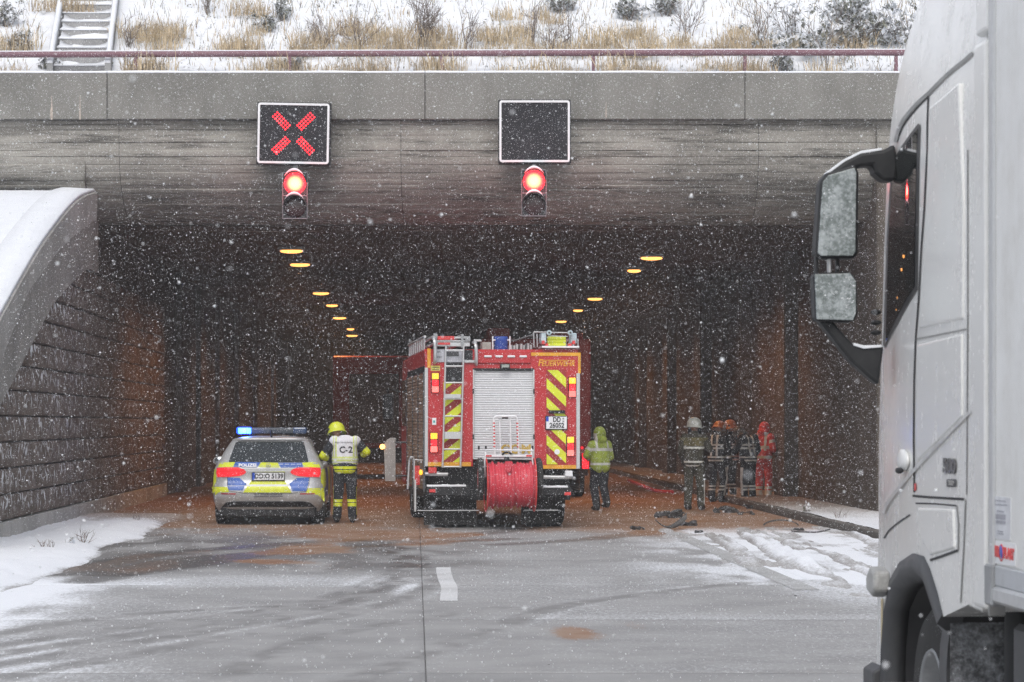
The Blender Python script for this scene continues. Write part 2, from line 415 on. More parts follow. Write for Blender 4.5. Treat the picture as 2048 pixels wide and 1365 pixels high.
# ================================================================== SETTING
PY = 48.0                                            # portal plane
UL, UR, UK = -5.88, 8.21, 6.7                        # tunnel walls and kerb, in tunnel coordinates

# ---- base ground
xs = np.linspace(-160, 160, 31); ys = np.linspace(-80, 230, 31)
GX, GY = np.meshgrid(xs, ys)
tag(grid_mesh('ground', np.stack([GX, GY, np.full_like(GX, -0.36)], -1), M_SNOW), kind='structure')

# ---- road of concrete slabs
def polydist(u, y, pts):
    best = np.full(np.shape(u), 1e9)
    for (a, b), (c, d) in zip(pts[:-1], pts[1:]):
        dx, dy = c - a, d - b; L = dx * dx + dy * dy + 1e-9
        t = np.clip(((u - a) * dx + (y - b) * dy) / L, 0, 1)
        best = np.minimum(best, np.hypot(u - a - t * dx, y - b - t * dy))
    return best
def img_track(pts): 
    out = []
    for x, y in pts:
        g = gnd(x, y); out.append((g.x + AX * g.y, g.y))
    return [tuple(p) for p in catmull(out, 6)]
TRACKS = [img_track(p) for p in (
    [(-60, 1340), (200, 1296), (420, 1262), (640, 1222), (770, 1180), (838, 1140), (835, 1112), (790, 1095), (700, 1092)],
    [(-60, 1300), (200, 1262), (420, 1236), (620, 1205), (730, 1172), (795, 1140), (800, 1112), (750, 1100)],
    [(-60, 1370), (120, 1335), (420, 1282), (700, 1228), (850, 1180), (880, 1140)],
    [(-40, 1275), (140, 1245), (330, 1225), (560, 1212)], [(-60, 1318), (220, 1276), (430, 1248), (640, 1212), (760, 1176), (820, 1142), (818, 1112)], [(700, 1365), (900, 1290), (1060, 1230), (1200, 1200), (1500, 1165)], [(420, 1365), (560, 1300), (700, 1262), (1000, 1215)])]
DARKS = [img_track(p) for p in (
    [(120, 1150), (300, 1112), (520, 1092), (760, 1078), (960, 1068), (1120, 1052)],
    [(160, 1165), (330, 1125), (560, 1104), (820, 1088), (1010, 1078)],
    [(230, 1150), (400, 1128), (520, 1108)], [(1000, 1090), (1180, 1078), (1330, 1060), (1420, 1035)])]
JOINTS = [18.4 + 5 * k_ for k_ in range(-2, 9)]
def road_mask(u, y):
    n1 = fbm(u * 0.9, y * 0.35, 4, 3); n2 = fbm(u * 2.5, y * 0.9, 4, 9); n3 = fbm(u * 0.35 + y * 0.1, y * 0.12, 3, 21)
    snow = 0.17 + 0.5 * (n3 - 0.45) + 0.25 * (n1 - 0.5)
    sand = np.zeros_like(u); wet = np.zeros_like(u)
    # dusting left and near, along the joints
    snow += 0.2 * sst(-0.6, -3.6, u) * sst(33, 28, y)
    for j in JOINTS:
        d = y - j; amp = 0.16 * sst(0.5, 0.8, vnoise(u * 0.42 + j, j * 0.7, 5))
        snow += amp * sst(1.1, 0.0, d + 0.5 * (n1 - .5)) * (d > 0)
        wet += 0.08 * sst(0.3, 0.0, np.abs(d))
    # beside the verge
    snow += 0.75 * sst(-3.1, -4.0, u + 0.9 * (n2 - 0.5)) * sst(31, 27, y)
    # scraped brown stretch behind the police car
    z1 = sst(30.0, 32.2, y + 2.5 * (n1 - 0.5)) * sst(42.5, 40.0, y + 1.0 * (n1 - 0.5)) * sst(1.6, -0.4, u + 1.0 * (n1 - 0.5))
    wet += 0.75 * z1 * sst(0.3, 0.6, n2); snow -= 0.3 * z1; sand += 0.3 * z1 * sst(0.42, 0.62, n1)
    # white band between the tracks and the police car
    wb = sst(39.4, 41.6, y + 2 * (n2 - .5)) * sst(47.0, 43.0, y + 3 * (n1 - .5)) * sst(0.2, -0.6, u + 0.6 * (n1 - 0.5)); snow += 0.38 * wb
    wb2 = sst(27.6, 28.4, y) * sst(30.6, 29.0, y) * sst(0.3, -0.4, u); snow += 0.22 * wb2
    # orange binder spots
    for (cx, cy, a, b, s_) in ((-1.55, 36.0, 0.85, 2.0, .95), (-1.75, 33.2, 0.55, 1.0, .8), (1.3, 21.9, 0.3, 1.15, 1.0), (1.85, 22.6, 0.16, 0.8, .35), (0.2, 39.5, 1.3, 2.6, .5), (-0.5, 41.5, 2.0, 2.0, .45)):
        d = np.hypot((u - cx) / a, (y - cy) / b); sand += s_ * 1.1 * sst(1.15, 0.2, d + 0.9 * (n2 - 0.5)); snow -= 0.25 * s_ * sst(1.2, 0.3, d)
    # sand under the engine, to the right of it and in the tunnel
    zt = sst(39.5, 47.5, y + 13 * (fbm(u * 0.55 + 3, y * 0.06, 4, 61) - .5) + 5 * (n2 - .5)); sand += 0.85 * zt; snow -= 0.6 * zt; wet += 0.3 * zt * n2 * 2
    zr = sst(1.0, 3.0, u) * sst(36.5, 43.5, y + 8 * (fbm(u * 0.7, y * .08, 4, 62) - 0.5)); sand += 0.45 * zr; snow += 0.05 * zr
    # loose snow on the right
    sr = sst(2.2, 4.2, u + 1.6 * (n1 - 0.5)) * sst(27, 31, y + 2.5 * (n2 - 0.5)) * sst(47, 42, y); snow += 0.55 * sr * sst(0.3, 0.55, n2)
    sr2 = sst(3.6, 4.6, u + 0.8 * (n1 - 0.5)) * sst(22, 27, y); snow += 0.35 * sr2
    # edge line shows through on the right
    for tr in TRACKS:
        d = polydist(u, y, tr)
        d = d + 0.1 * (n2 - .5); core = sst(0.17, 0.07, d) * sst(0.25, 0.5, n2); rim = sst(0.13, 0.2, d) * sst(0.36, 0.24, d)
        wet += 0.42 * core * sst(.3, .55, vnoise(u * 9, y * 5, 88)); snow += 0.13 * rim * sst(0.4, 0.6, n2) - 0.16 * core
    for tr in DARKS:
        d = polydist(u, y, tr); core = sst(0.42, 0.12, d + 0.3 * (n2 - 0.5)); wet += 0.75 * core; snow -= 0.5 * core; sand += 0.15 * core
    return np.clip(np.stack([snow, sand, wet], -1), -0.3, 1.3)

road = tag(empty('road'), kind='structure')
def slab(u0, u1, y0, y1, parent, name='slab', z=0.0, mat=None, fine=True):
    w = u1 - u0; L = y1 - y0
    nu = max(3, int(w / 0.06)) if fine else 4; ny = max(3, int(L / 0.11)) if fine else 4
    g = 0.0028
    us = np.concatenate([[u0 + g], np.linspace(u0 + g + 0.008, u1 - g - 0.008, nu), [u1 - g]]); yy = np.concatenate([[y0 + g], np.linspace(y0 + g + 0.008, y1 - g - 0.008, ny), [y1 - g]])
    U, Y = np.meshgrid(us, yy); Z = np.full_like(U, z)
    Z[0, :] -= 0.006; Z[-1, :] -= 0.006; Z[:, 0] -= 0.006; Z[:, -1] -= 0.006
    # skirt so that each slab has real edges
    U = np.pad(U, 1, 'edge'); Y = np.pad(Y, 1, 'edge'); Z = np.pad(Z, 1, 'constant', constant_values=z - 0.2)
    A = np.stack([U - AX * Y, Y, Z], -1)
    return grid_mesh(name, A, mat or M_ROAD, parent, True, road_mask(U, Y))
for i in range(len(JOINTS) - 1):
    y0, y1 = JOINTS[i], JOINTS[i + 1]
    for u0, u1 in ((-4.3, 0.07), (0.07, 4.28), (4.28, UK)):
        slab(u0, u1, y0, y1, road, fine=y1 > 15)
for y0, y1 in ((-60, -20), (-20, 8.4)):
    for u0, u1 in ((-4.3, 0.07), (0.07, 4.28), (4.28, UK)): slab(u0, u1, y0, y1, road, fine=False)
slab(-5.95, UK, 58.42, 210, road, 'tunnel_carriageway', fine=False)
slab(-5.95, -4.3, 45.0, 58.42, road, 'tunnel_verge')
bed = MB(); bed.add([T(-4.3, -60, -0.014), T(UK, -60, -0.014), T(UK, 60, -0.014), T(-4.3, 60, -0.014)], [(0, 1, 2, 3)]); bed.build('joint_filler', M_FILLER, road)
M_PAINT = ground_mat('worn_white_road_paint', (0.52, 0.52, 0.52))
def marking(u0, u1, y0, y1, wob=0.0):
    nu, ny = 6, max(4, int((y1 - y0) / 0.3)); us = np.linspace(u0, u1, nu); yy = np.linspace(y0, y1, ny); U, Y = np.meshgrid(us, yy)
    U = U + wob * (fbm(Y * 0.5, Y * 0 + 3, 3, 4) - 0.5)
    mk = np.zeros(U.shape + (3,)); mk[..., 0] = 0.25 + 0.3 * (fbm(U * 3, Y, 3, 8) - 0.3)
    return grid_mesh('lane_dash' if u1 < 1 else 'edge_line', np.stack([U - AX * Y, Y, np.full_like(U, 0.004)], -1), M_PAINT, road, True, mk)
marking(0.25, 0.42, 25.8, 31.8, 0.05); marking(0.25, 0.42, 43.8, 49.8); marking(0.25, 0.42, 7.8, 13.8)
M_PAINT2 = ground_mat('faded_edge_paint', (0.34, 0.34, 0.335))
e = marking(3.86, 4.12, 27.5, 42, 0.0); e.data.materials[0] = M_PAINT2

# ---- right walkway and its kerb stones
wk = tag(empty('walkway'), kind='structure')
U, Y = np.meshgrid(np.linspace(UK + 0.15, UR + 0.02, 30), np.concatenate([np.linspace(20, 75, 260), np.linspace(76, 209, 30)]))
H = 0.125 + 0.05 * (fbm(U * 2, Y * 1.2, 4, 30) - 0.4) * sst(56, 46, Y)
mk = np.stack([0.85 * sst(58, 42, Y + 6 * (fbm(U * 1.5, Y * .5, 3, 31) - .5)), 0.45 * sst(38, 50, Y), 0.0 * U], -1)
grid_mesh('snow_covered_surface', np.stack([U - AX * Y, Y, H], -1), M_SNOWY, wk, True, mk)
b = MB(); b.box(0, 0.15, 0, 0.985, -0.2, 0.125); kp = b.build('kerb_stone', M_KERB, wk, 0.012)
for i in range(90):
    o = kp if i == 0 else kp.copy()
    if i: COL.objects.link(o)
    y = 20.0 + i; o.location = T(UK, y); o.rotation_euler = (0, R(0.6) * (random.random() - .5), math.atan(AX)); o.location.z += random.uniform(-.006, .006)

# ---- snow lying beside and on the road
snowroot = tag(empty('snow'), kind='structure')
def snow_sheet(name, u, y, hfun, mkfun, mat=M_SNOWY):
    U, Y = np.meshgrid(u, y); H = hfun(U, Y)
    return grid_mesh(name, np.stack([U - AX * Y, Y, H], -1), mat, snowroot, True, mkfun(U, Y, H))
def hv(U, Y):
    n = fbm(U * 1.4, Y * 0.8, 5, 41); n2 = fbm(U * 5, Y * 3, 3, 42)
    edge = sst(-3.8, -4.7, U + 0.75 * (fbm(Y * 0.35, U * 0.5, 4, 43) - 0.5)) * sst(54, 46, Y)
    return -0.045 + edge * (0.075 + 0.10 * n + 0.03 * n2)
def mv(U, Y, H):
    s = sst(-0.035, 0.05, H + 0.05 * (fbm(U * 3, Y * 1.5, 4, 47) - .5)) * (1.0 - 0.75 * sst(43.5, 48.5, Y + 5 * (fbm(U, Y * .4, 3, 44) - .5))); return np.stack([0.15 + 1.1 * s, 0.6 * sst(42.5, 47, Y + 4 * (fbm(U, Y * .4, 3, 45) - .5)), 0.5 * (1 - s) * (H < 0.03)], -1)
snow_sheet('snow_verge', np.linspace(-5.95, -3.3, 80), np.linspace(5, 56, 420), hv, mv)
snow_sheet('snow_field', np.linspace(-40, -5.9, 60), np.linspace(2, 33, 60), lambda U, Y: 0.05 + 0.2 * fbm(U * .4, Y * .4, 4, 46), lambda U, Y, H: np.stack([1.3 + 0 * U, 0 * U, 0 * U], -1))
def hr(U, Y):
    a = R(24); s = U * math.cos(a) * 2.2 - Y * math.sin(a) * 0.28; t = U * math.sin(a) * 0.5 + Y * 0.12
    rut = fbm(s * 1.6, t * 1.0, 4, 51); n = fbm(U * 4, Y * 1.5, 4, 52)
    m = sst(3.4, 4.9, U + 1.4 * (fbm(U * 0.7, Y * 0.3, 3, 53) - 0.5)) * sst(24.5, 29, Y + 4 * (fbm(U * .8, Y * .3, 3, 54) - .5)) * sst(47, 40, Y)
    return -0.05 + m * (0.42 * (rut - 0.44) + 0.10 * (n - .4) + 0.05)
snow_sheet('snow_heaps', np.linspace(2.9, 6.69, 130), np.linspace(20, 48, 330), hr, lambda U, Y, H: np.stack([0.1 + 0.95 * sst(-0.03, 0.12, H) + 0.7 * (fbm(U * 2.2, Y * .7, 3, 57) - .4), 0.35 * sst(38, 43, Y), 0.0 * H], -1))

# ---- embankment on the left, its curved wing wall and coping
UC = -5.72
def on_wall(x, y, u):
    Y = u / ((x - CX) / F + AX); return (Y, CAMZ - (y - HZ) / F * Y)
topc = [on_wall(x, y, UC) for x, y in ((192, 383), (165, 393), (140, 416), (110, 454), (80, 497), (50, 548), (20, 602), (0, 640), (-40, 730), (-75, 835), (-110, 940))] + [(31.2, 0.55), (29.8, 0.05)]
botc = [on_wall(x, y, UC) for x, y in ((192, 441), (148, 474), (110, 515), (82, 553), (60, 585), (33, 652), (11, 708), (0, 752))] + [(35.2, 1.55), (33.8, 0.75), (32.4, 0.1), (31.0, -0.3)]
lowc = [on_wall(x, y, UL) for x, y in ((168, 537), (154, 545), (126, 572), (93, 610), (66, 660), (38, 712), (0, 786))] + [(34.6, 1.1), (33.2, 0.2), (32.4, -0.2)]
def interp(c, y):
    c = sorted(c); return np.interp(y, [p[0] for p in c], [p[1] for p in c])
wing = thing('wing_wall', 'curved wing wall of snow flecked stone courses with a concrete coping left of the tunnel', 'retaining wall')
# coping: swept beam
YS = np.linspace(30.2, 48.6, 70); top_s = interp([tuple(p) for p in catmull(topc, 6)], YS); bot_s = interp([tuple(p) for p in catmull(botc, 6)], YS)
def clampb(t, b): return np.minimum(b, t - 0.25)
bot_s = clampb(top_s, bot_s)
m = MB(); sec = []
for y, t_, b_ in zip(YS, top_s, bot_s):
    sec.append([T(UC - .02, y, b_), T(UC, y, t_ - 0.03), T(UC - 0.03, y, t_), T(UC - 0.55, y, t_), T(UC - 0.55, y, b_)])
m.rings(sec, smooth=False); m.build('coping', M_COPING, wing)
m = MB(); n_ = len(YS)
sec = [[T(UC - 0.02, y, t_ + 0.004), T(UC - 0.05, y, t_ + 0.05), T(UC - 0.6, y, t_ + 0.075), T(UC - 0.62, y, t_ - 0.02)] for y, t_ in zip(YS, top_s)]
m.rings(sec); m.build('snow_cap', M_SNOW, wing)
# smooth band below the coping
YB = np.linspace(32.6, 49.2, 60); up = np.minimum(interp(botc, YB), 5.5); lo = interp(lowc, YB); lo = np.minimum(lo, up - 0.02)
m = MB(); sec = [[T(UL + 0.10, y, l_), T(UL + 0.10, y, u_ + 0.05), T(UL - 0.3, y, u_ + 0.05), T(UL - 0.3, y, l_)] for y, u_, l_ in zip(YB, up, lo)]
m.rings(sec, smooth=False); m.build('upper_band', M_BAND, wing)
m = MB(); sec = [[T(UL - 0.08, y, -0.4), T(UL - 0.08, y, max(-0.3, interp(botc, y))), T(UL - 0.6, y, max(-0.3, interp(botc, y))), T(UL - 0.6, y, -0.4)] for y in np.linspace(30, 48.6, 40)]
m.rings(sec, smooth=False); m.build('core', M_TUNNEL, wing)
# courses
CH = 0.376; low_sorted = sorted(lowc)
for i in range(12):
    z0 = 0.30 + i * CH; z1 = z0 + CH
    ystart = float(np.interp(z0 - 0.08, [p[1] for p in low_sorted], [p[0] for p in low_sorted]))
    if z0 > 4.3: break
    ny = int((63 - ystart) / 0.09); yy = np.linspace(ystart, 63, ny); zz = np.array([z0 + 0.010, z0 + 0.016, z0 + 0.03, z0 + 0.11, z0 + 0.19, z0 + 0.27, z1 - 0.03, z1 - 0.012, z1 - 0.006])
    Yg, Zg = np.meshgrid(yy, zz); prof = np.array([0, 0.03, 0.045, 0.05, 0.05, 0.05, 0.047, 0.035, 0.0])[:, None]
    d = prof * (0.75 + 0.5 * fbm(Yg * 2.5, Zg * 4 + i * 3, 4, 60 + i)) + 0.10 * (fbm(Yg * 4.5, Zg * 7, 4, 80 + i) - 0.5) * (prof > 0.032)
    Ug = UL - 0.03 + d
    A = np.stack([Ug - AX * Yg, Yg, Zg], -1)
    hi = sst(0.05, 0.24, Zg - z0) * sst(52, 43, Yg)
    grid_mesh('stone_course', A, M_STONE, wing, False, np.stack([hi * (0.45 + 0.75 * fbm(Yg * 0.7, Zg, 3, 90 + i)), 0 * hi, 0 * hi], -1))
b = MB(); b.box(-0.2, 0.06, 0, 1.19, -0.3, 0.295); pb = b.build('plinth_block', M_COPING, wing, 0.01)
for i in range(25):
    o = pb if i == 0 else pb.copy()
    if i: COL.objects.link(o)
    o.location = T(UL, 33.2 + 1.2 * i); o.rotation_euler = (0, 0, math.atan(AX))

YE = np.linspace(28, 48.14, 90); TE = interp([tuple(p) for p in catmull(topc, 6)], YE)
U, Y = np.meshgrid(np.concatenate([np.linspace(UC - 0.5, UC - 4, 40), np.linspace(UC - 4.3, -45, 40)]), YE)
H = TE[:, None] + 0.03 + 0.10 * (fbm(U * 0.8, Y * 0.8, 4, 71) - 0.5) * sst(UC - 0.5, UC - 1.4, U) - 0.01 * (UC - U) - 0.2 * sst(UC - 5, -45, U) * 4
tag(grid_mesh('embankment', np.stack([U - AX * Y, Y, H], -1), M_SNOW), kind='structure')

# ---- portal: parapet panels and curved board-marked lintel
portal = thing('tunnel_portal', 'grey concrete tunnel portal with plain parapet and board marked curved lintel', 'tunnel portal')
def skew(x): return PY - 0.0
PJ = [-16.0, (214 - CX) / F * PY, (850 - CX) / F * PY, (1490 - CX) / F * PY, 13.0]
for x0, x1 in zip(PJ[:-1], PJ[1:]):
    b = MB(); b.box(x0 + 0.005, x1 - 0.005, PY, PY + 0.55, 7.105, 7.93); b.build('parapet_panel', M_PARAPET, portal, 0.012)
    b = MB(); n_ = 24; sec = []
    for i in range(n_ + 1):
        x = x0 + 0.005 + (x1 - x0 - 0.01) * i / n_; h = 0.02 + 0.03 * float(fbm(x * 1.3, 2.0, 3, 5)); sec.append([(x, PY - 0.004, 7.928), (x, PY + 0.02, 7.93 + h), (x, PY + 0.53, 7.94 + h), (x, PY + 0.56, 7.92)])
    b.rings(sec); b.build('snow_cap', M_SNOW, portal)
M_STREAK = plain('lime_streak_on_concrete', (.42, .36, .31), .9, var=.3, scale=20)
for px, w_, y0_, y1_ in ((103, 5, 192, 240), (160, 3, 190, 240), (1212, 3, 205, 236)):
    X_, Z0, Z1 = (px - CX) / F * PY, CAMZ - (y0_ - HZ) / F * PY, CAMZ - (y1_ - HZ) / F * PY; hw_ = w_ / F * PY / 2
    b = MB(); b.prism([(X_ - hw_ * .2, Z0), (X_ + hw_ * .3, Z0), (X_ + hw_ * .7, Z0 * .6 + Z1 * .4), (X_ + hw_, Z0 * .3 + Z1 * .7), (X_ + hw_ * .8, Z1), (X_ - hw_ * .6, Z1), (X_ - hw_, Z0 * .3 + Z1 * .7), (X_ - hw_ * .4, Z0 * .6 + Z1 * .4)], PY - .003, PY + .004); b.build('lime_streak', M_STREAK, portal)
prof = [(PY + 0.16, 7.105), (PY + 0.17, 6.62)] + [(PY + 0.17 + 1.5 * (1 - math.cos(t)), 6.62 - 1.2 * math.sin(t)) for t in np.linspace(0, math.pi / 2, 40)[1:]] + [(PY + 4.4, 5.41)]
# resample by arc length into boards
pa = np.array(prof); sl_ = np.concatenate([[0], np.cumsum(np.hypot(*np.diff(pa, axis=0).T))])
bw_ = [random.uniform(.075, .15) for q in range(90)]; bs_ = np.concatenate([[0], np.cumsum(bw_)]); nb = int(np.sum(bs_ < sl_[-1] - .1))
def at_len(s): return np.array([np.interp(s, sl_, pa[:, 0]), np.interp(s, sl_, pa[:, 1])])
LJ = [-16.0, -7.01, (801 - CX) / F * PY, 4.4, 13.0]
for x0, x1 in zip(LJ[:-1], LJ[1:]):
    nx = max(6, int((x1 - x0) / 0.12)); X = np.linspace(x0 + 0.004, x1 - 0.004, nx); rows = []
    for i in range(nb):
        off = 0.045 * (fbm(X * 0.55 + i * 7.3, X * 0 + i, 4, 14) - 0.5) + random.uniform(-0.006, 0.006); bl = bw_[i]; gd = -0.022 * sst(.35, .7, fbm(X * 0.8 + i * 3.1, X * 0 + i * 2.3, 3, 15))
        seg = random.random() * 0.2
        for (ds, dd) in ((0.002, gd), (0.014, 0.0), (bl * 0.5, 0.003), (bl - 0.01, 0.0)):
            s = bs_[i] + ds; p = at_len(s); q = at_len(s + 0.02); tg = (q - p) / (np.hypot(*(q - p)) + 1e-9); nrm = np.array([tg[1], -tg[0]])  # towards the outside
            if nrm[0] > 0 : nrm = -nrm
            o_ = off + dd; rows.append(np.stack([X, p[0] + nrm[0] * o_, p[1] + nrm[1] * o_], -1))
    A = np.array(rows); grid_mesh('lintel_panel', A, M_LINTEL, portal, False)

b = MB(); b.rings([[(x, p[0] + .07, p[1] + .05) for p in prof[::3] + [prof[-1]]] for x in (-16, 13)], closed=False, caps=False); b.build('added_lintel_backing', M_DARKGAP, portal)  # dark backing added behind the lintel to stop light through its joints

# ---- tunnel
tun = tag(empty('tunnel'), kind='structure')
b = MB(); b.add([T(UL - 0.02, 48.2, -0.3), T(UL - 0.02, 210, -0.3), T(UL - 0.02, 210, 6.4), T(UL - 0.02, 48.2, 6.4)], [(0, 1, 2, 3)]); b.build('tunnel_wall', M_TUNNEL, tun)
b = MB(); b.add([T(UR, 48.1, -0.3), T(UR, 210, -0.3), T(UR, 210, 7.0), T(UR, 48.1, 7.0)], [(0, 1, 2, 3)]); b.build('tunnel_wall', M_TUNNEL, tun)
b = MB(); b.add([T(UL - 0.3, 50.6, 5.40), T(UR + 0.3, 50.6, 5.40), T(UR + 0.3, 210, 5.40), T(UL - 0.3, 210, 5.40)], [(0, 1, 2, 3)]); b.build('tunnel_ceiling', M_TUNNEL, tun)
b = MB(); b.add([T(UL - 0.3, 209.5, -0.3), T(UR + 0.3, 209.5, -0.3), T(UR + 0.3, 209.5, 6), T(UL - 0.3, 209.5, 6)], [(0, 1, 2, 3)]); b.build('added_end_wall', M_TUNNEL, tun)  # wall added to keep daylight from entering at the far end
b = MB(); b.box(-0.25, 0.12, 0, 1.6, -0.1, 5.46); pil = b.build('added_light_rib', M_TUNNEL, tun, 0.02)  # ribs added so the lamp light breaks into vertical bands
b = MB(); b.box(T(UR, 48.3).x + .01, T(UR, 48.3).x + 1.2, 48.2, 48.6, -.3, 6.5); b.build('side_pier', M_TUNNEL, tun)
k_ = 0
for u, ys_ in ((UL, (66.5, 72.5, 79.5, 88, 98, 110, 125)), (UR - 0.05, (58, 66, 75, 85, 96, 110, 126))):
    for y in ys_:
        o = pil if k_ == 0 else pil.copy()
        if k_: COL.objects.link(o)
        k_ += 1; o.location = T(u, y); o.rotation_euler = (0, 0, math.atan(AX))
wr = thing('wing_wall', 'dark concrete wing wall right of the tunnel mouth behind the white truck', 'retaining wall')
b = MB(); b.prism([(T(UR + .6, 48.1).x, 48.1), (T(UR + 6.1, 34).x, 34.0), (T(UR + 6.5, 34).x, 34.0), (T(UR + 1.0, 48.1).x, 48.1)], -0.3, 4.6, 0, 'xy'); b.build('wall_body', M_COPING, wr)
b = MB(); b.prism([(T(UR + .5, 48.0).x, 48.0), (T(UR + 6.0, 34).x, 34.0), (T(UR + 6.6, 34).x, 34.0), (T(UR + 1.1, 48.1).x, 48.0)], 4.604, 5.0, 0, 'xy'); b.build('coping', M_COPING, wr)
# right wing above the wall: snow bank
A_, Y = np.meshgrid(np.linspace(0, 1, 30), np.linspace(34, 48.1, 40)); U = UR + 1.05 + (48.1 - Y) * 0.393 + A_ * 34
tag(grid_mesh('side_bank', np.stack([U - AX * Y, Y, 4.9 + 0.15 * fbm(U, Y, 3, 6)], -1), M_SNOW), kind='structure')

# ---- snowy hillside above the portal
xs = np.linspace(-26, 26, 330); ys = np.concatenate([np.linspace(48.5, 57, 130), np.linspace(57.4, 85, 40)])
GX, GY = np.meshgrid(xs, ys)
SL = 0.55
def hill(x, y):
    b_ = 7.86 + SL * (np.asarray(y) - 48.6)
    return b_ + 0.16 * (fbm(np.asarray(x) * 0.8, np.asarray(y) * 1.1, 4, 77) - 0.5) * sst(48.6, 49.6, y) + 0.10 * (fbm(np.asarray(x) * 3.2, np.asarray(y) * 3.5, 4, 78) - 0.5)
tag(grid_mesh('hillside', np.stack([GX, GY, hill(GX, GY)], -1), M_SNOW), kind='structure')

# ---- handrail on the parapet
rail = thing('handrail', 'plum coloured tubular handrail on thin posts running above the tunnel parapet', 'handrail')
RY = 48.75; RZ = CAMZ + (HZ - 108) / F * RY
b = MB(); b.tube([(-16, RY, RZ - 0.035), (-4, RY, RZ + 0.0), (4, RY, RZ + 0.02), (12.5, RY, RZ + 0.02)], 0.057, 10); b.build('rail_tube', M_RAIL, rail)
b = MB(); b.tube([(-16, RY, RZ - 0.035 + 0.05), (-4, RY, RZ + 0.05), (4, RY, RZ + 0.07), (12.5, RY, RZ + 0.07)], 0.022, 6); b.build('rail_snow', M_SNOW, rail)
for x in (-34, 272, 579, 884, 1187, 1490, 1792):
    X = (x - CX) / F * RY; b = MB(); b.box(X - 0.03, X + 0.03, RY - 0.03, RY + 0.03, 7.5, RZ - 0.04); b.build('post', M_RAIL, rail)

# ---- concrete stairs up the slope
st = thing('stairway', 'snow covered concrete stairs climbing the slope behind the handrail on the left', 'stairs')
M_STEP = concrete('step_concrete', (0.3, 0.3, 0.3), (0.17, 0.17, 0.17), 0.4)
def flight(xc, w, y0, n, tilt, cheek):
    for i in range(n):
        y = y0 + 0.40 * i; z = 7.80 + SL * (y - 48.6); cx = xc + tilt * (y - 49.2)
        b = MB(); b.box(cx - w / 2, cx + w / 2, y, y + 0.42, z - 0.25, z + 0.17); b.build('step', M_STEP, st, 0.01)
        b = MB(); sec = []
        for k in range(11):
            t = -1 + 2 * k / 10; x = cx + t * w / 2; lift = 0.03 + 0.10 * abs(t) ** 4
            sec.append([(x, y - 0.015, z + 0.165), (x, y - 0.02, z + 0.185), (x, y + 0.3, z + 0.21 + lift * .5), (x, y + 0.398, z + 0.22 + lift + 0.02), (x, y + 0.399, z + 0.16)])
        b.rings(sec); b.build('step_snow', M_SNOW, st)
    if cheek:
        for s in (-1, 1):
            ya, yb = y0 - 0.2, y0 + 0.4 * n - 0.1; sec = []
            for y in (ya, yb):
                z = 7.86 + SL * (y - 48.6); cx = xc + tilt * (y - 49.2); xo = cx + s * (w / 2 + 0.06)
                sec.append([(xo - 0.055, y, z - 0.3), (xo + 0.055, y, z - 0.3), (xo + 0.055, y, z + 0.24), (xo - 0.055, y, z + 0.24)])
            b = MB(); b.rings(sec, smooth=False); b.build('stringer', M_STEP, st)
            sec = [[Vector(q) + Vector((0, 0, 0.003)) for q in (p[3], p[2])] + [Vector(p[2]) + Vector((-0.02, 0, 0.06)), Vector(p[3]) + Vector((0.02, 0, 0.06))] for p in sec]
            b = MB(); b.rings(sec); b.build('stringer_snow', M_SNOW, st)
            y = yb + 0.02; z = 7.86 + SL * (y - 48.6); cx = xc + tilt * (y - 49.2); xo = cx + s * (w / 2 + 0.11)
            b = MB(); b.box(xo - 0.09, xo + 0.09, y, y + 0.16, z - 0.3, z + 0.30); b.build('stair_post', M_WOOD, st, 0.01)
flight((160 - CX) / F * 49.2, 0.93, 49.0, 10, -0.10, True)
flight((172 - CX) / F * 49.2 + 0.14, 0.86, 53.25, 6, -0.10, False)

# ---- tunnel lamps
lampmesh = {}
lamp_px = [(583, 505, 1.0, 'first and largest lit orange lamp of the tunnel row on the left'), (600, 532, .95, 'second lit orange lamp from the tunnel mouth in the left row'), (642, 589, .95, 'third lit orange lamp from the tunnel mouth in the left row'),
           (664, 613, .75, 'fourth lit lamp of the left ceiling row, a dim small one'), (679, 638, .95, 'fifth lit lamp of the left ceiling row above the yellow helmet'), (701, 660, .6, 'sixth lit lamp of the left ceiling row, a faint thin one'), (704, 673, .95, 'lowest and farthest lit lamp of the left ceiling row'),
           (1303, 519, 1.0, 'nearest and largest lit orange lamp of the ceiling row on the right'), (1268, 544, .65, 'second lit lamp of the right ceiling row, a thin one'), (1190, 600, .9, 'third lit orange lamp of the right ceiling row'), (1156, 623, .65, 'fourth lit lamp of the right ceiling row, a faint thin one'), (1122, 645, .8, 'lit orange lamp just above the lime rolls on the engine roof')]
for (px, py, sc, lab) in lamp_px:
    Y = 3.55 * F / (HZ - py); P = at(px, py, Y)
    l = thing('ceiling_lamp', lab, 'ceiling lamp', (P.x, P.y, P.z), 0, 'orange lamps along the tunnel ceiling')
    b = MB(); b.box(-0.27, 0.27, -0.11, 0.11, 0.045, 0.11); b.box(-0.03, 0.03, -0.03, 0.03, 0.11, 0.25); b.build('lamp_housing', M_GREY, l, 0.01)
    b = MB(); b.ell((0, 0, 0.02), (0.24 * sc, 0.09, 0.045), 0, 20, 8); b.build('lamp_lens', E_SODIUM, l)
    ld = bpy.data.lights.new('lamp_light', 'SPOT'); ld.energy = 270; ld.color = (1, 0.42, 0.12); ld.spot_size = R(160); ld.spot_blend = 0.6; ld.shadow_soft_size = 0.2
    lo = bpy.data.objects.new('lamp_light', ld); COL.objects.link(lo); lo.parent = l; lo.location = (0, 0, -0.06)

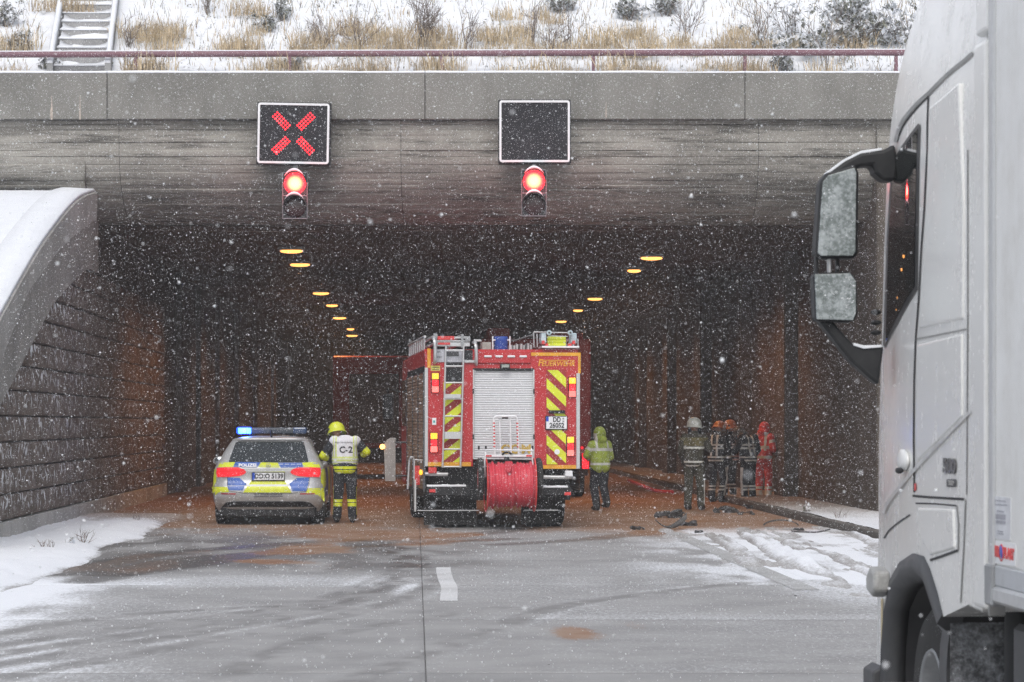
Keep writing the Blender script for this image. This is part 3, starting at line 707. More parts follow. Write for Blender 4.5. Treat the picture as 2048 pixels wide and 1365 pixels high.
# ---- lane signals on the lintel
def lane_sign(px0, py0, px1, py1, roll, lab, cross):
    Y = PY - 0.42; c = at((px0 + px1) / 2, (py0 + py1) / 2, Y); w = (px1 - px0) / F * Y; h = (py1 - py0) / F * Y
    t = thing('lane_sign', lab, 'lane sign', c); t.rotation_euler = (0, R(roll), 0)
    b = MB(); b.box(-w / 2 + .0, w / 2, 0.03, 0.30, -h / 2, h / 2); b.build('housing', M_BLACKP, t, 0.02, 2)
    b = MB(); b.box(-w / 2 + .04, w / 2 - .04, 0.012, 0.05, -h / 2 + .04, h / 2 - .04); b.build('display_panel', M_SIGNFACE, t, 0.006)
    # white frame with rounded corners
    m = MB(); rr = 0.05; path = []
    for cx, cz, a0 in ((w / 2 - rr - .02, h / 2 - rr - .02, 0), (-w / 2 + rr + .02, h / 2 - rr - .02, 90), (-w / 2 + rr + .02, -h / 2 + rr + .02, 180), (w / 2 - rr - .02, -h / 2 + rr + .02, 270)):
        for k in range(6):
            a = R(a0 + 18 * k); path.append(((cx, cz), (math.cos(a), math.sin(a))))
    rings = []
    for (cx, cz), (ca, sa) in path:
        rings.append([(cx + rr * ca, 0.03, cz + rr * sa), (cx + rr * ca, -0.012, cz + rr * sa), (cx + (rr - .037) * ca, -0.012, cz + (rr - .037) * sa), (cx + (rr - .037) * ca, 0.03, cz + (rr - .037) * sa)])
    n = len(rings); vs = [p for r in rings for p in r]; fs = [(i * 4 + j, i * 4 + (j + 1) % 4, ((i + 1) % n) * 4 + (j + 1) % 4, ((i + 1) % n) * 4 + j) for i in range(n) for j in range(4)]
    m.add(vs, fs); m.build('frame', M_WHITEF, t)
    for x_ in (-.3, .22): b = MB(); b.box(x_, x_ + .08, 0.3, 0.62, -0.05, 0.05); b.build('bracket', M_GREY, t)
    if cross:
        P = 0.052
        for sx, sz in ((1, 1), (-1, 1), (-1, -1), (1, -1)):
            m = MB()
            for i in range(7):
                for j in (-1, 0, 1):
                    r_ = 0.15 + i * P; x = sx * r_ * 0.7071 - sz * j * P * 0.7071 * sx; z = sz * r_ * 0.7071 + sx * j * P * 0.7071 * sx
                    m.add([(x + 0.017 * math.cos(a), 0.003, z + 0.017 * math.sin(a)) for a in np.linspace(0, 2 * math.pi, 9)[:-1]] + [(x, -0.006, z)], [(k, (k + 1) % 8, 8) for k in range(8)])
            m.build('led_arm', E_LED, t)
    return t
M_SIGNFACE = dirty('dark_display_face', (0.018, 0.018, 0.022), (0.05, 0.05, 0.055), 0.5, 0.4, 3, snow=0.25, spec=0.15)
lane_sign(513, 204.5, 660.5, 330, 1.0, 'square lane sign above the police car showing a red cross of light dots', True)
lane_sign(996.5, 199, 1142, 327, 0.0, 'square lane sign above the fire engine with its dark display switched off', False)

k = NT('lit_red_signal_lens'); tc = k.node('ShaderNodeTexCoord').outputs['Object']; vl = k.node('ShaderNodeVectorMath', operation='LENGTH'); k.link(tc, vl.inputs[0])
fac = k.ramp(vl.outputs['Value'], 0.05, 0.165); k.link(k.mix(fac, (1, 0.5, 0.2), (1, 0.02, 0.03)), k.b.inputs['Emission Color']); k.b.inputs['Emission Strength'].default_value = 3.0; k.color((0.1, 0, 0)); E_SIGNAL = k.m; E_SIGNAL.cycles.emission_sampling = 'NONE'
M_LENSOFF = plain('unlit_red_lens', (0.03, 0.008, 0.01), 0.25)
M_SIGHOUS = plain('signal_housing_black', (0.015, 0.015, 0.017), 0.5); M_SIGEDGE = plain('signal_pale_edge', (0.22, 0.2, 0.22), 0.5)
def signal(px, py0, py1, lab):
    Y = PY - 0.36; c = at(px, (py0 + py1) / 2, Y); h = (py1 - py0) / F * Y; w = 0.43
    t = thing('traffic_light', lab, 'traffic light', c)
    b = MB(); b.box(-w / 2, w / 2, 0, 0.28, 0.005, h / 2); b.box(-w / 2, w / 2, 0, 0.28, -h / 2, -0.005); b.build('housing', M_SIGHOUS, t, 0.015)
    for s, e in ((1, E_SIGNAL), (-1, M_LENSOFF)):
        zc = s * h / 4
        b = MB(); b.lathe([(-0.03, 0.001), (-0.028, 0.08), (-0.02, 0.15), (-0.004, 0.195), (0.01, 0.195)], (0, 0, 0), 'y', 28); ln = b.build('lit_lens' if s > 0 else 'unlit_lens', e, t); ln.location = (0, -0.004, zc)
        m = MB(); sec = []
        for k_ in range(15):
            a = R(5 + 170 * k_ / 14); x, z = math.cos(a), math.sin(a); dep = -0.21 * (0.35 + 0.65 * math.sin(a))
            sec.append([(0.205 * x, 0, zc + 0.205 * z), (0.205 * x, dep, zc + 0.2 * z), (0.193 * x, dep, zc + 0.188 * z), (0.193 * x, 0, zc + 0.193 * z)])
        m.rings(sec); m.build('visor', M_SIGHOUS, t)
        m = MB(); m.rings([[(0.207 * math.cos(a), d, zc + 0.207 * math.sin(a) + .004) for d in (-0.2, -0.06)] + [(0.19 * math.cos(a), d, zc + 0.225 * math.sin(a) + .03 * math.sin(a)) for d in (-0.06, -0.2)] for a in np.linspace(R(35), R(145), 9)]); m.build('visor_snow', M_SNOW, t)
    sd_ = bpy.data.lights.new('signal_glow', 'POINT'); sd_.energy = 9; sd_.color = (1, .05, .06); sd_.shadow_soft_size = .1; so_ = bpy.data.objects.new('signal_glow', sd_); COL.objects.link(so_); so_.parent = t; so_.location = (0, -.30, h / 4)
    b = MB()
    for z in (h / 2 - 0.012, -0.005, -h / 2 + 0.006): b.box(-w / 2 - .004, w / 2 + .004, -0.012, 0.02, z - 0.008, z + 0.008)
    for x in (-w / 2, w / 2): b.box(x - 0.006, x + 0.006, -0.01, 0.02, -h / 2 + .02, h / 2 - .025)
    b.build('edge_trim', M_SIGEDGE, t)
    b = MB(); b.box(-0.04, 0.04, 0.05, 0.12, h / 2, h / 2 + 0.12); b.build('hanger', M_GREY, t); b = MB(); b.box(-0.05, 0.05, 0.28, 0.75, -0.05, 0.05); b.build('bracket', M_GREY, t)
    return t
signal(590, 344, 438, 'traffic light lit red under the sign with the red cross')
signal(1068, 339, 433, 'traffic light lit red under the dark switched off sign')
# ================================================================== VEHICLES
def wheel(parent, x, y, z, r, w, rim=0.6, name='wheel', dark=False):
    """axle along x; outer side away from x=0"""
    s = -1 if x < 0 else 1
    m = MB(); hw = w / 2
    m.lathe([(-hw, r * rim), (-hw, r * .9), (-hw * .8, r * .985), (-hw * .25, r), (hw * .25, r), (hw * .8, r * .985), (hw, r * .9), (hw, r * rim), (hw * .9, r * rim * .97)], (x, y, z), 'x', 40)
    for k in range(40):                                   # tread blocks
        a = 2 * math.pi * k / 40; c_, s_ = math.cos(a), math.sin(a); M_ = Matrix.Translation((x, y, z)) @ Matrix.Rotation(a, 4, 'X')
        for q in (-0.55, 0.0, 0.55): m.box(q * hw - hw * .2, q * hw + hw * .2, -r * .06, r * .06, r * .985, r * 1.012, 0, M_)
    ty = m.build('tyre', M_RUBBER, parent)
    m = MB(); o = s * hw
    m.lathe([(o * .9, r * rim), (o * .95, r * rim * .96), (o * .75, r * rim * .86), (o * .35, r * rim * .5), (o * .45, r * .24), (o * .85, r * .2), (o * .85, 0.001)], (x, y, z), 'x', 32)
    rm = m.build('rim', M_GREY if not dark else M_GREYP, ty)
    return ty

# ------------------------------------------------------------------ police car
pc = thing('police_car', 'silver estate police car with blue and yellow panels and a flashing blue roof light', 'police car', at(536, 1051, 45.0), math.atan(AX))
pc.location.z = 0
def car_levels():
    L = []  # z, half width, rear y, front y, rear corner radius, front corner radius
    rear = [(0.22, .20), (0.30, .12), (0.36, .05), (0.48, 0.0), (0.60, .0), (0.66, .02), (0.70, .07), (0.78, .085), (0.88, .08), (0.955, .075), (0.985, .10), (1.03, .16), (1.10, .24), (1.20, .35), (1.30, .47), (1.37, .56), (1.405, .60), (1.43, .57), (1.455, .62), (1.475, .85), (1.485, 1.25)]
    for z, ry in rear:
        hw = np.interp(z, [.22, .32, .5, .75, .92, .99, 1.05, 1.2, 1.37, 1.43, 1.465, 1.485], [.84, .90, .93, .93, .915, .89, .845, .775, .675, .63, .52, .28])
        fy = np.interp(z, [.22, .5, .75, .85, .95, 1.02, 1.08, 1.2, 1.37, 1.45, 1.485], [4.85, 4.93, 4.9, 4.75, 4.2, 3.75, 3.45, 3.05, 2.5, 2.2, 1.8])
        L.append((z, hw, ry, fy, 0.30 if z < 1 else 0.2, 0.45))
    return L
m = MB(); rings = []
for z, hw, ry, fy, rr, fr in car_levels():
    ring = []; rr = min(rr, hw * .9); fr = min(fr, hw * .9)
    for k in range(9):  # rear edge then corner, right side
        a = R(-90 + 90 * k / 8); ring.append((hw - rr + rr * math.cos(a), ry + rr * .75 + rr * .75 * math.sin(a), z))
    for k in range(1, 6): ring.append((hw, ry + rr * .75 + (fy - fr - ry - rr * .75) * k / 6, z))
    for k in range(7):
        a = R(90 * k / 6); ring.append((hw - fr + fr * math.cos(a), fy - fr + fr * math.sin(a), z))
    full = [( -x, y, q) for x, y, q in reversed(ring)]
    nrear = [(-(hw - rr) + 2 * (hw - rr) * k / 8, ry + 0.0, z) for k in range(1, 8)]
    nfront = [((hw - fr) - 2 * (hw - fr) * k / 4, fy, z) for k in range(1, 4)]
    rings.append(nrear + ring + nfront + full)
m.rings(rings)
body = m.build('body', M_SILVER, pc)
bv = bvh_of(body)
dec = lambda n, p, mt, ax='y', off=0.004, cell=0.05: decal(n, p, bv, mt, body if False else pc, ax, off, cell)
dec('rear_window', [(-.655, 1.045), (.655, 1.045), (.665, 1.07), (.575, 1.375), (.53, 1.395), (-.53, 1.395), (-.575, 1.375), (-.665, 1.07)], M_GLASS)
dec('window_trim', [(-.56, 1.40), (.56, 1.40), (.55, 1.425), (-.55, 1.425)], M_SILVER, off=0.012)
def pz(x, y): return ((x - 700) / 541, (1152 - y) / 541)
def pol(*pts): return [pz(*p) for p in pts]
dec('yellow_panel', pol((345, 582), (398, 584), (382, 628), (240, 628), (262, 590)), M_NEON)
dec('blue_panel', pol((400, 582), (628, 586), (603, 630), (386, 628)), M_BLUE)
dec('yellow_panel', pol((632, 586), (784, 590), (806, 632), (607, 630)), M_NEON)
dec('blue_panel', pol((786, 590), (1000, 590), (1016, 632), (812, 632)), M_BLUE)
dec('yellow_panel', pol((1004, 590), (1085, 582), (1150, 590), (1170, 632), (1020, 632)), M_NEON)
dec('yellow_panel', pol((575, 672), (850, 668), (850, 684), (540, 684)), M_NEON, off=.003)
dec('yellow_panel', pol((545, 752), (850, 752), (912, 858), (476, 856)), M_NEON)
dec('blue_panel', pol((330, 722), (442, 726), (505, 780), (472, 838), (352, 836), (333, 790)), M_BLUE)
dec('blue_panel', pol((1070, 722), (958, 726), (890, 778), (922, 845), (1040, 845), (1060, 790)), M_BLUE)
dec('yellow_panel', pol((193, 806), (330, 806), (350, 852), (250, 858), (200, 900)), M_NEON)
dec('yellow_panel', pol((1060, 818), (1206, 818), (1206, 940), (1150, 880), (1040, 862)), M_NEON)
M_GAPL = plain('panel_gap', (0.05, 0.05, 0.055), .6)
for p in (pol((326, 640), (331, 640), (336, 790), (352, 842), (480, 860), (480, 864), (349, 846), (331, 792)), pol((1076, 640), (1071, 640), (1064, 790), (1042, 846), (910, 862), (910, 866), (1046, 850), (1069, 792)), pol((478, 858), (912, 860), (912, 865), (478, 863))): dec('tailgate_gap', p, M_GAPL, off=.006, cell=.08)
dec('chrome_strip', pol((330, 632), (1070, 634), (1072, 646), (328, 644)), M_ALU, off=.008)
# side livery, right and left
for ax in ('-x', 'x'):
    dec('yellow_panel', [(0.15, .62), (.95, .66), (1.0, .93), (.2, .93)], M_NEON, ax); dec('blue_panel', [(1.05, .45), (2.1, .45), (2.1, .93), (1.05, .93)], M_BLUE, ax)
    dec('yellow_panel', [(2.15, .45), (3.1, .45), (3.1, .93), (2.15, .93)], M_NEON, ax); dec('blue_panel', [(.2, .38), (1.0, .45), (.95, .64), (.18, .6)], M_BLUE, ax)
    dec('side_window', [(.75, 1.06), (1.75, 1.05), (1.75, 1.33), (1.05, 1.33)], M_GLASS, ax); dec('side_window', [(1.82, 1.05), (3.1, 1.05), (2.5, 1.33), (1.82, 1.33)], M_GLASS, ax)
# lamps
def lampshape(s): return [(s * x, z) for x, z in ((.365, .885), (.40, .93), (.50, .965), (.70, .968), (.865, .955), (.872, .87), (.86, .80), (.66, .803), (.48, .82), (.40, .85))]
E_TAIL = emit('lit_tail_lamp_glass', (1, 0.03, 0.04), 0.45, (0.35, .01, .015))
for s in (-1, 1):
    tl = decal('tail_lamp', lampshape(s), bv, E_TAIL, pc, 'y', .012, .04)
    for z in (.925, .875, .84):
        decal('light_guide', [(s * .45, z - .008), (s * .84, z - .012), (s * .84, z + .012), (s * .45, z + .008)], bv, E_RED, tl, 'y', .02, .05)
    dec('reflector', [(s * .53, .512), (s * .78, .516), (s * .78, .536), (s * .53, .532)], plain('red_reflector', (.35, .01, .02), .3), off=.008)
dec('bumper_insert', [(-.78, .30), (.78, .30), (.70, .375), (.58, .395), (-.58, .395), (-.70, .375)], M_BLACKP, off=.01)
b = MB(); b.box(-.80, .80, .16, .5, .13, .31); b.build('diffuser', M_BLACKP, pc, .03)
b = MB(); b.box(-.9, .9, .4, 4.6, .15, .25); b.build('underbody', M_BLACKP, pc)
for s in (-1, 1):
    for y in (.82, 3.75):
        wheel(pc, s * .80, y, .33, .33, .235, .68)
# plate
b = MB(); b.box(-.275, .275, .045, .075, .745, .885); pl = b.build('number_plate', plain('plate_black_frame', (.02, .02, .02), .4), pc)
b = MB(); b.box(-.262, .262, .040, .046, .757, .873); b.build('plate_face', M_WHITEF, pl)
b = MB(); b.box(-.262, -.222, .037, .0395, .757, .873); b.build('country_band', M_EUBLUE, pl)
lettering('DD', .112, M_BLACKF, pl, rear_mtx(-.152, .038, .815, .88), bold=.004); lettering('Q 5139', .112, M_BLACKF, pl, rear_mtx(.10, .038, .815, .88), bold=.004)
b = MB()
for z in (.838, .79): b.cyl((-.062, .040, z), (-.062, .036, z), .013, 10)
b.build('plate_seal', M_GREY, pl)
lettering('POLIZEI', .082, M_WHITEF, pc, rear_mtx(-.345, .065, .998, 1.05) @ Matrix.Rotation(R(-28), 4, 'X'), bold=.003)
for x in (.21, .31, .41, .51):
    b = MB(); b.box(x - .038, x + .038, .1, .101, 1.005, 1.022); o = b.build('lettering', M_WHITEF, pc); o.location.y = .03
# three pointed star in a ring
b = MB(); o = (0, .062, .998); pts = []
b.rings([[(o[0] + (.036 + .005 * math.cos(q)) * math.cos(a), o[1] + .005 * math.sin(q), o[2] + (.036 + .005 * math.cos(q)) * math.sin(a)) for q in np.linspace(0, 2 * math.pi, 7)[:-1]] for a in np.linspace(0, 2 * math.pi, 25)], caps=False)
for a in (90, 210, 330):
    c_, s_ = math.cos(R(a)), math.sin(R(a)); b.add([(o[0] + .036 * c_, o[1], o[2] + .036 * s_), (o[0] - .008 * s_, o[1], o[2] + .008 * c_), (o[0] + .008 * s_, o[1], o[2] - .008 * c_), (o[0], o[1] - .006, o[2])], [(0, 1, 3), (0, 3, 2), (0, 2, 1)])
b.build('badge', M_ALU, pc)
lettering('WWW.POLIZEI.SACHSEN.DE', .034, M_BLACKF, pc, rear_mtx(0, -.012, .515), bold=.001, spacing=1.1)
b = MB(); b.box(-.245, .245, -.011, -.009, .475, .49); b.build('lettering', plain('grey_print', (.12, .12, .13), .5), pc)
# roof bar
lb = MB(); lb.box(-.56, .58, 1.15, 1.42, 1.52, 1.63); bar = lb.build('light_bar', plain('smoked_bar_cover', (.05, .06, .07), .12), pc, .035, 3)
b = MB(); b.box(-.60, -.34, 1.125, 1.445, 1.515, 1.635); b.build('blue_lamp', emit('blue_lamp_cover', (.01, .07, 1), 2.2, (.02, .08, .6)), bar, .03, 2)
b = MB()
for x in (-.53, -.46, -.385): b.box(x - .034, x + .034, 1.09, 1.13, 1.525, 1.615)
b.build('blue_flash', E_BLUE, bar)
b = MB(); b.box(.36, .60, 1.14, 1.43, 1.517, 1.633); b.build('dark_blue_lamp', plain('unlit_blue_cover', (.04, .07, .14), .1), bar, .03, 2)
b = MB(); b.box(-.4, -.3, 1.2, 1.35, 1.46, 1.53); b.box(.3, .4, 1.2, 1.35, 1.46, 1.53); b.build('bar_foot', M_BLACKP, bar)
bl_ = bpy.data.lights.new('blue_light', 'POINT'); bl_.energy = 8; bl_.color = (.08, .2, 1); bl_.shadow_soft_size = .08; blo = bpy.data.objects.new('blue_light', bl_); COL.objects.link(blo); blo.parent = bar; blo.location = (-.46, 1.02, 1.6)
b = MB(); b.tube([(0.02, .72, 1.46), (0.02, .60, 1.56), (.02, .5, 1.60)], [.02, .012, .008], 6); b.build('aerial', M_BLACKP, pc)
for s in (-1, 1):
    b = MB(); b.ell((s * 1.01, 3.05, 1.03), (.13, .06, .09)); mr = b.build('side_mirror', M_SILVER, pc)
    b = MB(); b.tube([(s * .86, 3.05, .98), (s * .95, 3.05, 1.0)], .03, 8); b.build('mirror_arm', M_BLACKP, mr)
    b = MB(); b.ell((s * 1.01, 3.005, 1.03), (.11, .025, .072)); b.build('mirror_glass', plain('mirror_glass', (.5, .55, .58), .05, .9), mr)
b = MB(); b.lathe([(0, .035), (.2, .03)], (.52, -.0, .34), 'y', 12); b.build('tow_cover', M_BLACKP, pc)
b = MB(); b.box(-.30, .02, 1.0, 2.2, 1.432, 1.452) if False else b.rings([[(s * .56, y, 1.40 + .055 * math.sin(min(1, (y - .7) / .3) * 1.5)) for s in (.98, 1.02, 1.02, .98)] for y in (.7, 2.2)], caps=True); b.build('roof_rail', M_ALU, pc)
b = MB(); b.rings([[(-s * .56, y, 1.40 + .055 * math.sin(min(1, (y - .7) / .3) * 1.5)) for s in (.98, 1.02, 1.02, .98)] for y in (.7, 2.2)], caps=True); b.build('roof_rail', M_ALU, pc)

# ------------------------------------------------------------------ fire engine at the portal
fe = thing('fire_engine', 'red fire engine seen from behind with silver roller shutter and a hung hose reel', 'fire engine', (-0.15, 43.45, 0), R(5.2))
def ex(x): return (x - 708) / 355
def ez(y): return (1240 - y) / 355
def fbox(x0, x1, y0, y1, za, zb): return (ex(x0), ex(x1), y0, y1, ez(zb), ez(za))      # x/z read off the rear view, y0..y1 in metres
def ebox(name, mat, x0, x1, ya, yb, za, zb, par=None, bev=0.0):
    b = MB(); b.box(*fbox(x0, x1, ya, yb, za, zb)); return b.build(name, mat, par or fe, bev)
LEN = 5.3
# body built round the shutter opening
b = MB(); b.box(ex(264), ex(537), 0, LEN, ez(882), ez(236)); b.box(ex(888), ex(1150), 0, LEN, ez(896), ez(236)); b.box(ex(537), ex(888), 0.0, LEN, ez(322), ez(236)); b.box(ex(537), ex(888), .30, LEN, ez(830), ez(322))
b.box(ex(264), ex(1150), .25, LEN, ez(236), ez(212)); ebody = b.build('body', M_RED, fe)
ebox('chassis', M_BLACKP, 300, 1110, .35, 8.0, 882, 1080)
ebox('header_panel', M_RED, 560, 870, -.035, 0, 222, 296, None, .02)
for x in (622, 686, 756, 824):
    ebox('warning_lamp', M_WHITEF, x - 22, x + 22, -.06, -.03, 249, 261, None, .01); 
ebox('camera_box', M_BLACKP, 692, 748, -.09, .01, 298, 322, None, .01)
ebox('work_lamp', plain('lamp_glass', (.3, .32, .3), .2), 700, 742, -.10, -.088, 302, 318)
ebox('shutter_housing', M_BLACKP, 537, 890, .0, .04, 322, 336)
# roller shutter with real slats
m = MB(); n = 38; zt, zb = ez(336), ez(835); h = (zt - zb) / n; rows = []
for i in range(n):
    z = zb + i * h; rows += [(z, .042), (z + .2 * h, .034), (z + .5 * h, .031), (z + .8 * h, .034), (z + .98 * h, .042)]
m.rings([[(ex(547), y, z) for z, y in rows], [(ex(884), y, z) for z, y in rows]], closed=False, caps=False, smooth=False)
sh = m.build('roller_shutter', M_SHUTTER, fe)
for x in (541, 886): ebox('shutter_rail', M_ALU, x - 4, x + 4, -.012, .06, 330, 840)
for x in (540, 888):
    for z in (440, 700): ebox('shutter_hinge', M_BLACKP, x - 5, x + 3, -.025, .0, z, z + 28)
lettering('COM', .20, plain('ochre_print', (.55, .38, .08), .5), sh, rear_mtx(ex(785), .024, ez(787), 1.05), bold=.008, spacing=1.05)
# edge posts, coloured film
ebox('corner_post', M_ALU, 261, 281, -.02, .05, 320, 882, None, .006); ebox('corner_post', M_ALU, 1130, 1152, -.02, .05, 350, 898, None, .006)
ebox('amber_strip', M_AMBERF, 277, 296, -.008, .02, 210, 320); ebox('amber_strip', M_AMBERF, 1141, 1156, -.008, .02, 250, 350); ebox('amber_strip', M_AMBERF, 868, 1156, -.010, .02, 232, 251)
ebox('amber_strip', M_AMBERF, 276, 526, -.008, .02, 858, 882); ebox('amber_strip', M_AMBERF, 906, 1130, -.008, .02, 876, 897)
# fluorescent hatching
def hatch(x0, x1, z0, z1, slope, start, pitch, thick, n, off):
    for i in range(n):
        a = start + i * pitch                              # height of the stripe's upper edge at x0 (picture rows)
        poly = [(x0, a), (x1, a + slope * (x1 - x0)), (x1, a + thick + slope * (x1 - x0)), (x0, a + thick)]
        # clip in z
        for lim, sgn in ((z0, 1), (z1, -1)):
            out = []
            for (p, q) in zip(poly, poly[1:] + poly[:1]):
                ip, iq = sgn * (p[1] - lim) >= 0, sgn * (q[1] - lim) >= 0
                if ip: out.append(p)
                if ip != iq:
                    t = (lim - p[1]) / (q[1] - p[1]); out.append((p[0] + t * (q[0] - p[0]), lim))
            poly = out
            if not poly: break
        if len(poly) > 2:
            b = MB(); b.prism([(ex(x), ez(z)) for x, z in poly], -off, 0.01); b.build('hatching_stripe', M_NEON, fe)
ebox('hatching_ground', M_DARKRED, 366, 470, -.004, .01, 403, 858); ebox('hatching_ground', M_DARKRED, 958, 1074, -.004, .01, 330, 872)
hatch(368, 470, 403, 858, -0.78, 400, 100, 52, 8, .008)
hatch(960, 1072, 332, 872, 0.95, 270, 108, 58, 8, .008)
# lettering with the long top bar
lettering('EUERWEHR', .112, M_AMBERF, fe, rear_mtx(ex(1026), -.006, ez(297), .93), bold=.002, shear=.2)
lettering('F', .155, M_AMBERF, fe, rear_mtx(ex(921), -.006, ez(292), .9), bold=.003, shear=.2)
ebox('lettering_bar', M_AMBERF, 930, 1122, -.008, .01, 274, 278)
# light clusters
def cluster(x, z):
    c = ebox('rear_light', M_BLACKP, x - 24, x + 24, -.03, .02, z - 58, z + 58, None, .008)
    for dz, mt, nm in ((-37, E_AMBER, 'indicator_lens'), (1, E_RED, 'brake_lens'), (38, E_REDHOT, 'tail_lens')):
        o = ebox(nm, mt, x - 19, x + 19, -.055, -.028, z + dz - 17, z + dz + 17, c, .006)
for x, z in ((322, 405), (314, 746), (1107, 430), (1097, 768)): cluster(x, z)
ebox('warning_label', plain('yellow_label', (.55, .5, .1), .5), 298, 350, -.006, .01, 308, 338)
for z in (317, 330): ebox('label_print', M_BLACKF, 304, 344, -.0075, .01, z, z + 3)
ebox('socket_cover', M_WHITEF, 304, 328, -.012, .01, 606, 646, None, .004); ebox('socket_mark', plain('teal_print', (.05, .3, .3), .5), 310, 321, -.014, .01, 620, 634)
b = MB(); b.cyl((ex(1020), -.012, ez(800)), (ex(1020), .01, ez(800)), .044, 20); b.build('round_badge', M_WHITEF, fe)
ebox('plate_lamp', M_BLACKP, 972, 1064, -.05, .01, 562, 580, None, .006)
pl = ebox('number_plate', M_BLACKP, 952, 1080, -.03, .01, 594, 674, None, .006)
ebox('plate_face', M_WHITEF, 957, 1075, -.034, -.028, 599, 668, pl); ebox('country_band', M_EUBLUE, 957, 971, -.036, -.033, 599, 626, pl)
lettering('DD', .108, M_BLACKF, pl, rear_mtx(ex(1018), -.036, ez(617), .8), bold=.004); lettering('26052', .108, M_BLACKF, pl, rear_mtx(ex(1018), -.036, ez(650), .88), bold=.004)
for z in (610, 626): ebox('plate_seal', M_GREY, 1050, 1060, -.037, -.033, z - 5, z + 5, pl)
# upper left console and dark niche behind the ladder
ebox('grey_cover', plain('pale_grey_panel', (.42, .43, .47), .5), 326, 486, -.012, .02, 215, 288); ebox('cover_slot', M_GREYP, 386, 456, -.02, .0, 228, 254)
ebox('dark_niche', M_BLACKP, 380, 474, -.006, .01, 288, 403); ebox('dark_niche', M_BLACKP, 486, 536, -.006, .01, 218, 276); ebox('niche_sill', M_ALU, 478, 545, -.04, .01, 276, 290)
for tx, z in (('ert', 229), ('icken', 258)): lettering(tx, .045, M_BLACKF, fe, rear_mtx(ex(342), -.015, ez(z)))
# ladder
ld_ = MB()
for x0, x1 in ((380, 361), (482, 463)):
    ld_.tube([(ex(x0), -.11, ez(196)), (ex(x1), -.13, ez(888))], .016, 6)
lad = ld_.build('ladder_rail', M_ALU, fe)
for z in (222, 312, 406, 498, 596, 690, 784, 884):
    t = (z - 196) / 692; xa = 380 - 19 * t; b = MB(); b.tube([(ex(xa), -.115, ez(z)), (ex(xa + 102), -.115, ez(z))], .016, 6); b.build('rung', M_ALU, fe)
for z, hh in ((482, 22), (705, 40)): ebox('step_plate', M_ALU, 372, 464, -.14, -.10, z - hh / 2, z + hh / 2)
for x, z0, z1 in ((318, 150, 292), (553, 176, 300)):
    b = MB(); s = 1; b.tube(catmull([(ex(x + (0 if x < 400 else 0)), -.02, ez(z1)), (ex(x), -.12, ez(z1 - 12)), (ex(x), -.14, ez((z0 + z1) / 2)), (ex(x - 4), -.12, ez(z0 + 8)), (ex(x - 12), .02, ez(z0))], 5), .028, 8); b.build('grab_rail', M_ALU, fe)
# bumper bars, lamps and guards under the body
for x0, x1, z in ((255, 395, 925), (945, 1112, 944)):
    b = MB(); b.tube([(ex(x0), .05, ez(z)), (ex(x1), .05, ez(z + 3))], .032, 10); b.build('bumper_bar', M_ALU, fe)
ebox('marker_lamp', M_REDF, 282, 330, -.02, .1, 888, 922, None, .01); ebox('marker_lamp', M_WHITEF, 1066, 1110, -.02, .1, 908, 942, None, .01)
b = MB(); b.ell((ex(1118), .03, ez(952)), .035); b.build('small_lamp', M_GREY, fe)
ebox('underrun_beam', M_BLACKP, 270, 520, .02, .2, 1000, 1050, None, .01); ebox('underrun_beam', M_BLACKP, 905, 1110, .02, .2, 1008, 1050, None, .01)
for x0, x1, z in ((275, 500, 998), (910, 1085, 1005)):
    m = MB(); m.rings([[(ex(x), .02, ez(z)), (ex(x), .05, ez(z) + .02 + .02 * random.random()), (ex(x), .15, ez(z) + .03), (ex(x), .19, ez(z))] for x in np.linspace(x0, x1, 16)]); m.build('ledge_snow', M_SNOW, fe)
for x, z in ((306, 1022), (1082, 1040)): ebox('red_reflector', M_REDF, x - 18, x + 18, -.0, .03, z - 9, z + 9, None, .004)
for x0, x1, z0, z1 in ((217, 575, 1050, 1225), (835, 1030, 1050, 1222)):
    ebox('mud_flap', M_RUBBER, x0 if x0 > 300 else 270, x1, .62, .66, z0, z1); ebox('flap_edge', M_ALU, (x0 if x0 > 300 else 222) , x1, .08, .10, 1132, 1137)
ebox('flap_edge', M_ALU, 205, 214, .05, .2, 960, 1140)
for s in (-1, 1):
    for dx in (.95, .62): wheel(fe, s * dx, 1.25, .5, .5, .30, .56)
    wheel(fe, s * 1.02, 5.6, .5, .5, .32, .56)
# left side: three roller shutters with a red band above them
m = MB()
for i, (ya, yb) in enumerate(((.12, 1.55), (1.68, 3.25), (3.38, 5.1))):
    z0, z1 = .62, 2.5; n = 34; hh = (z1 - z0) / n; rows = []
    for k_ in range(n):
        z = z0 + k_ * hh; rows += [(z, -.0), (z + .2 * hh, -.018), (z + .8 * hh, -.018), (z + .98 * hh, 0)]
    for sx in (-1, 1):
        m = MB(); xx = ex(264) if sx < 0 else ex(1150)
        m.rings([[(xx + sx * .004 - sx * y * 1.0 * 1, y0_, z) for z, y in rows] for y0_ in (ya, yb)], closed=False, caps=False, smooth=False); m.build('side_shutter', M_SHUTB, fe)
for y in (.04, 1.61, 3.31, 5.18):
    b = MB(); b.box(ex(264) - .03, ex(264), y - .05, y + .05, .6, 2.52); b.build('shutter_post', M_GREYP, fe)
b = MB(); b.box(ex(264) - .012, ex(264), .05, 5.25, 2.52, 2.62); b.build('gutter', M_BLACKP, fe)
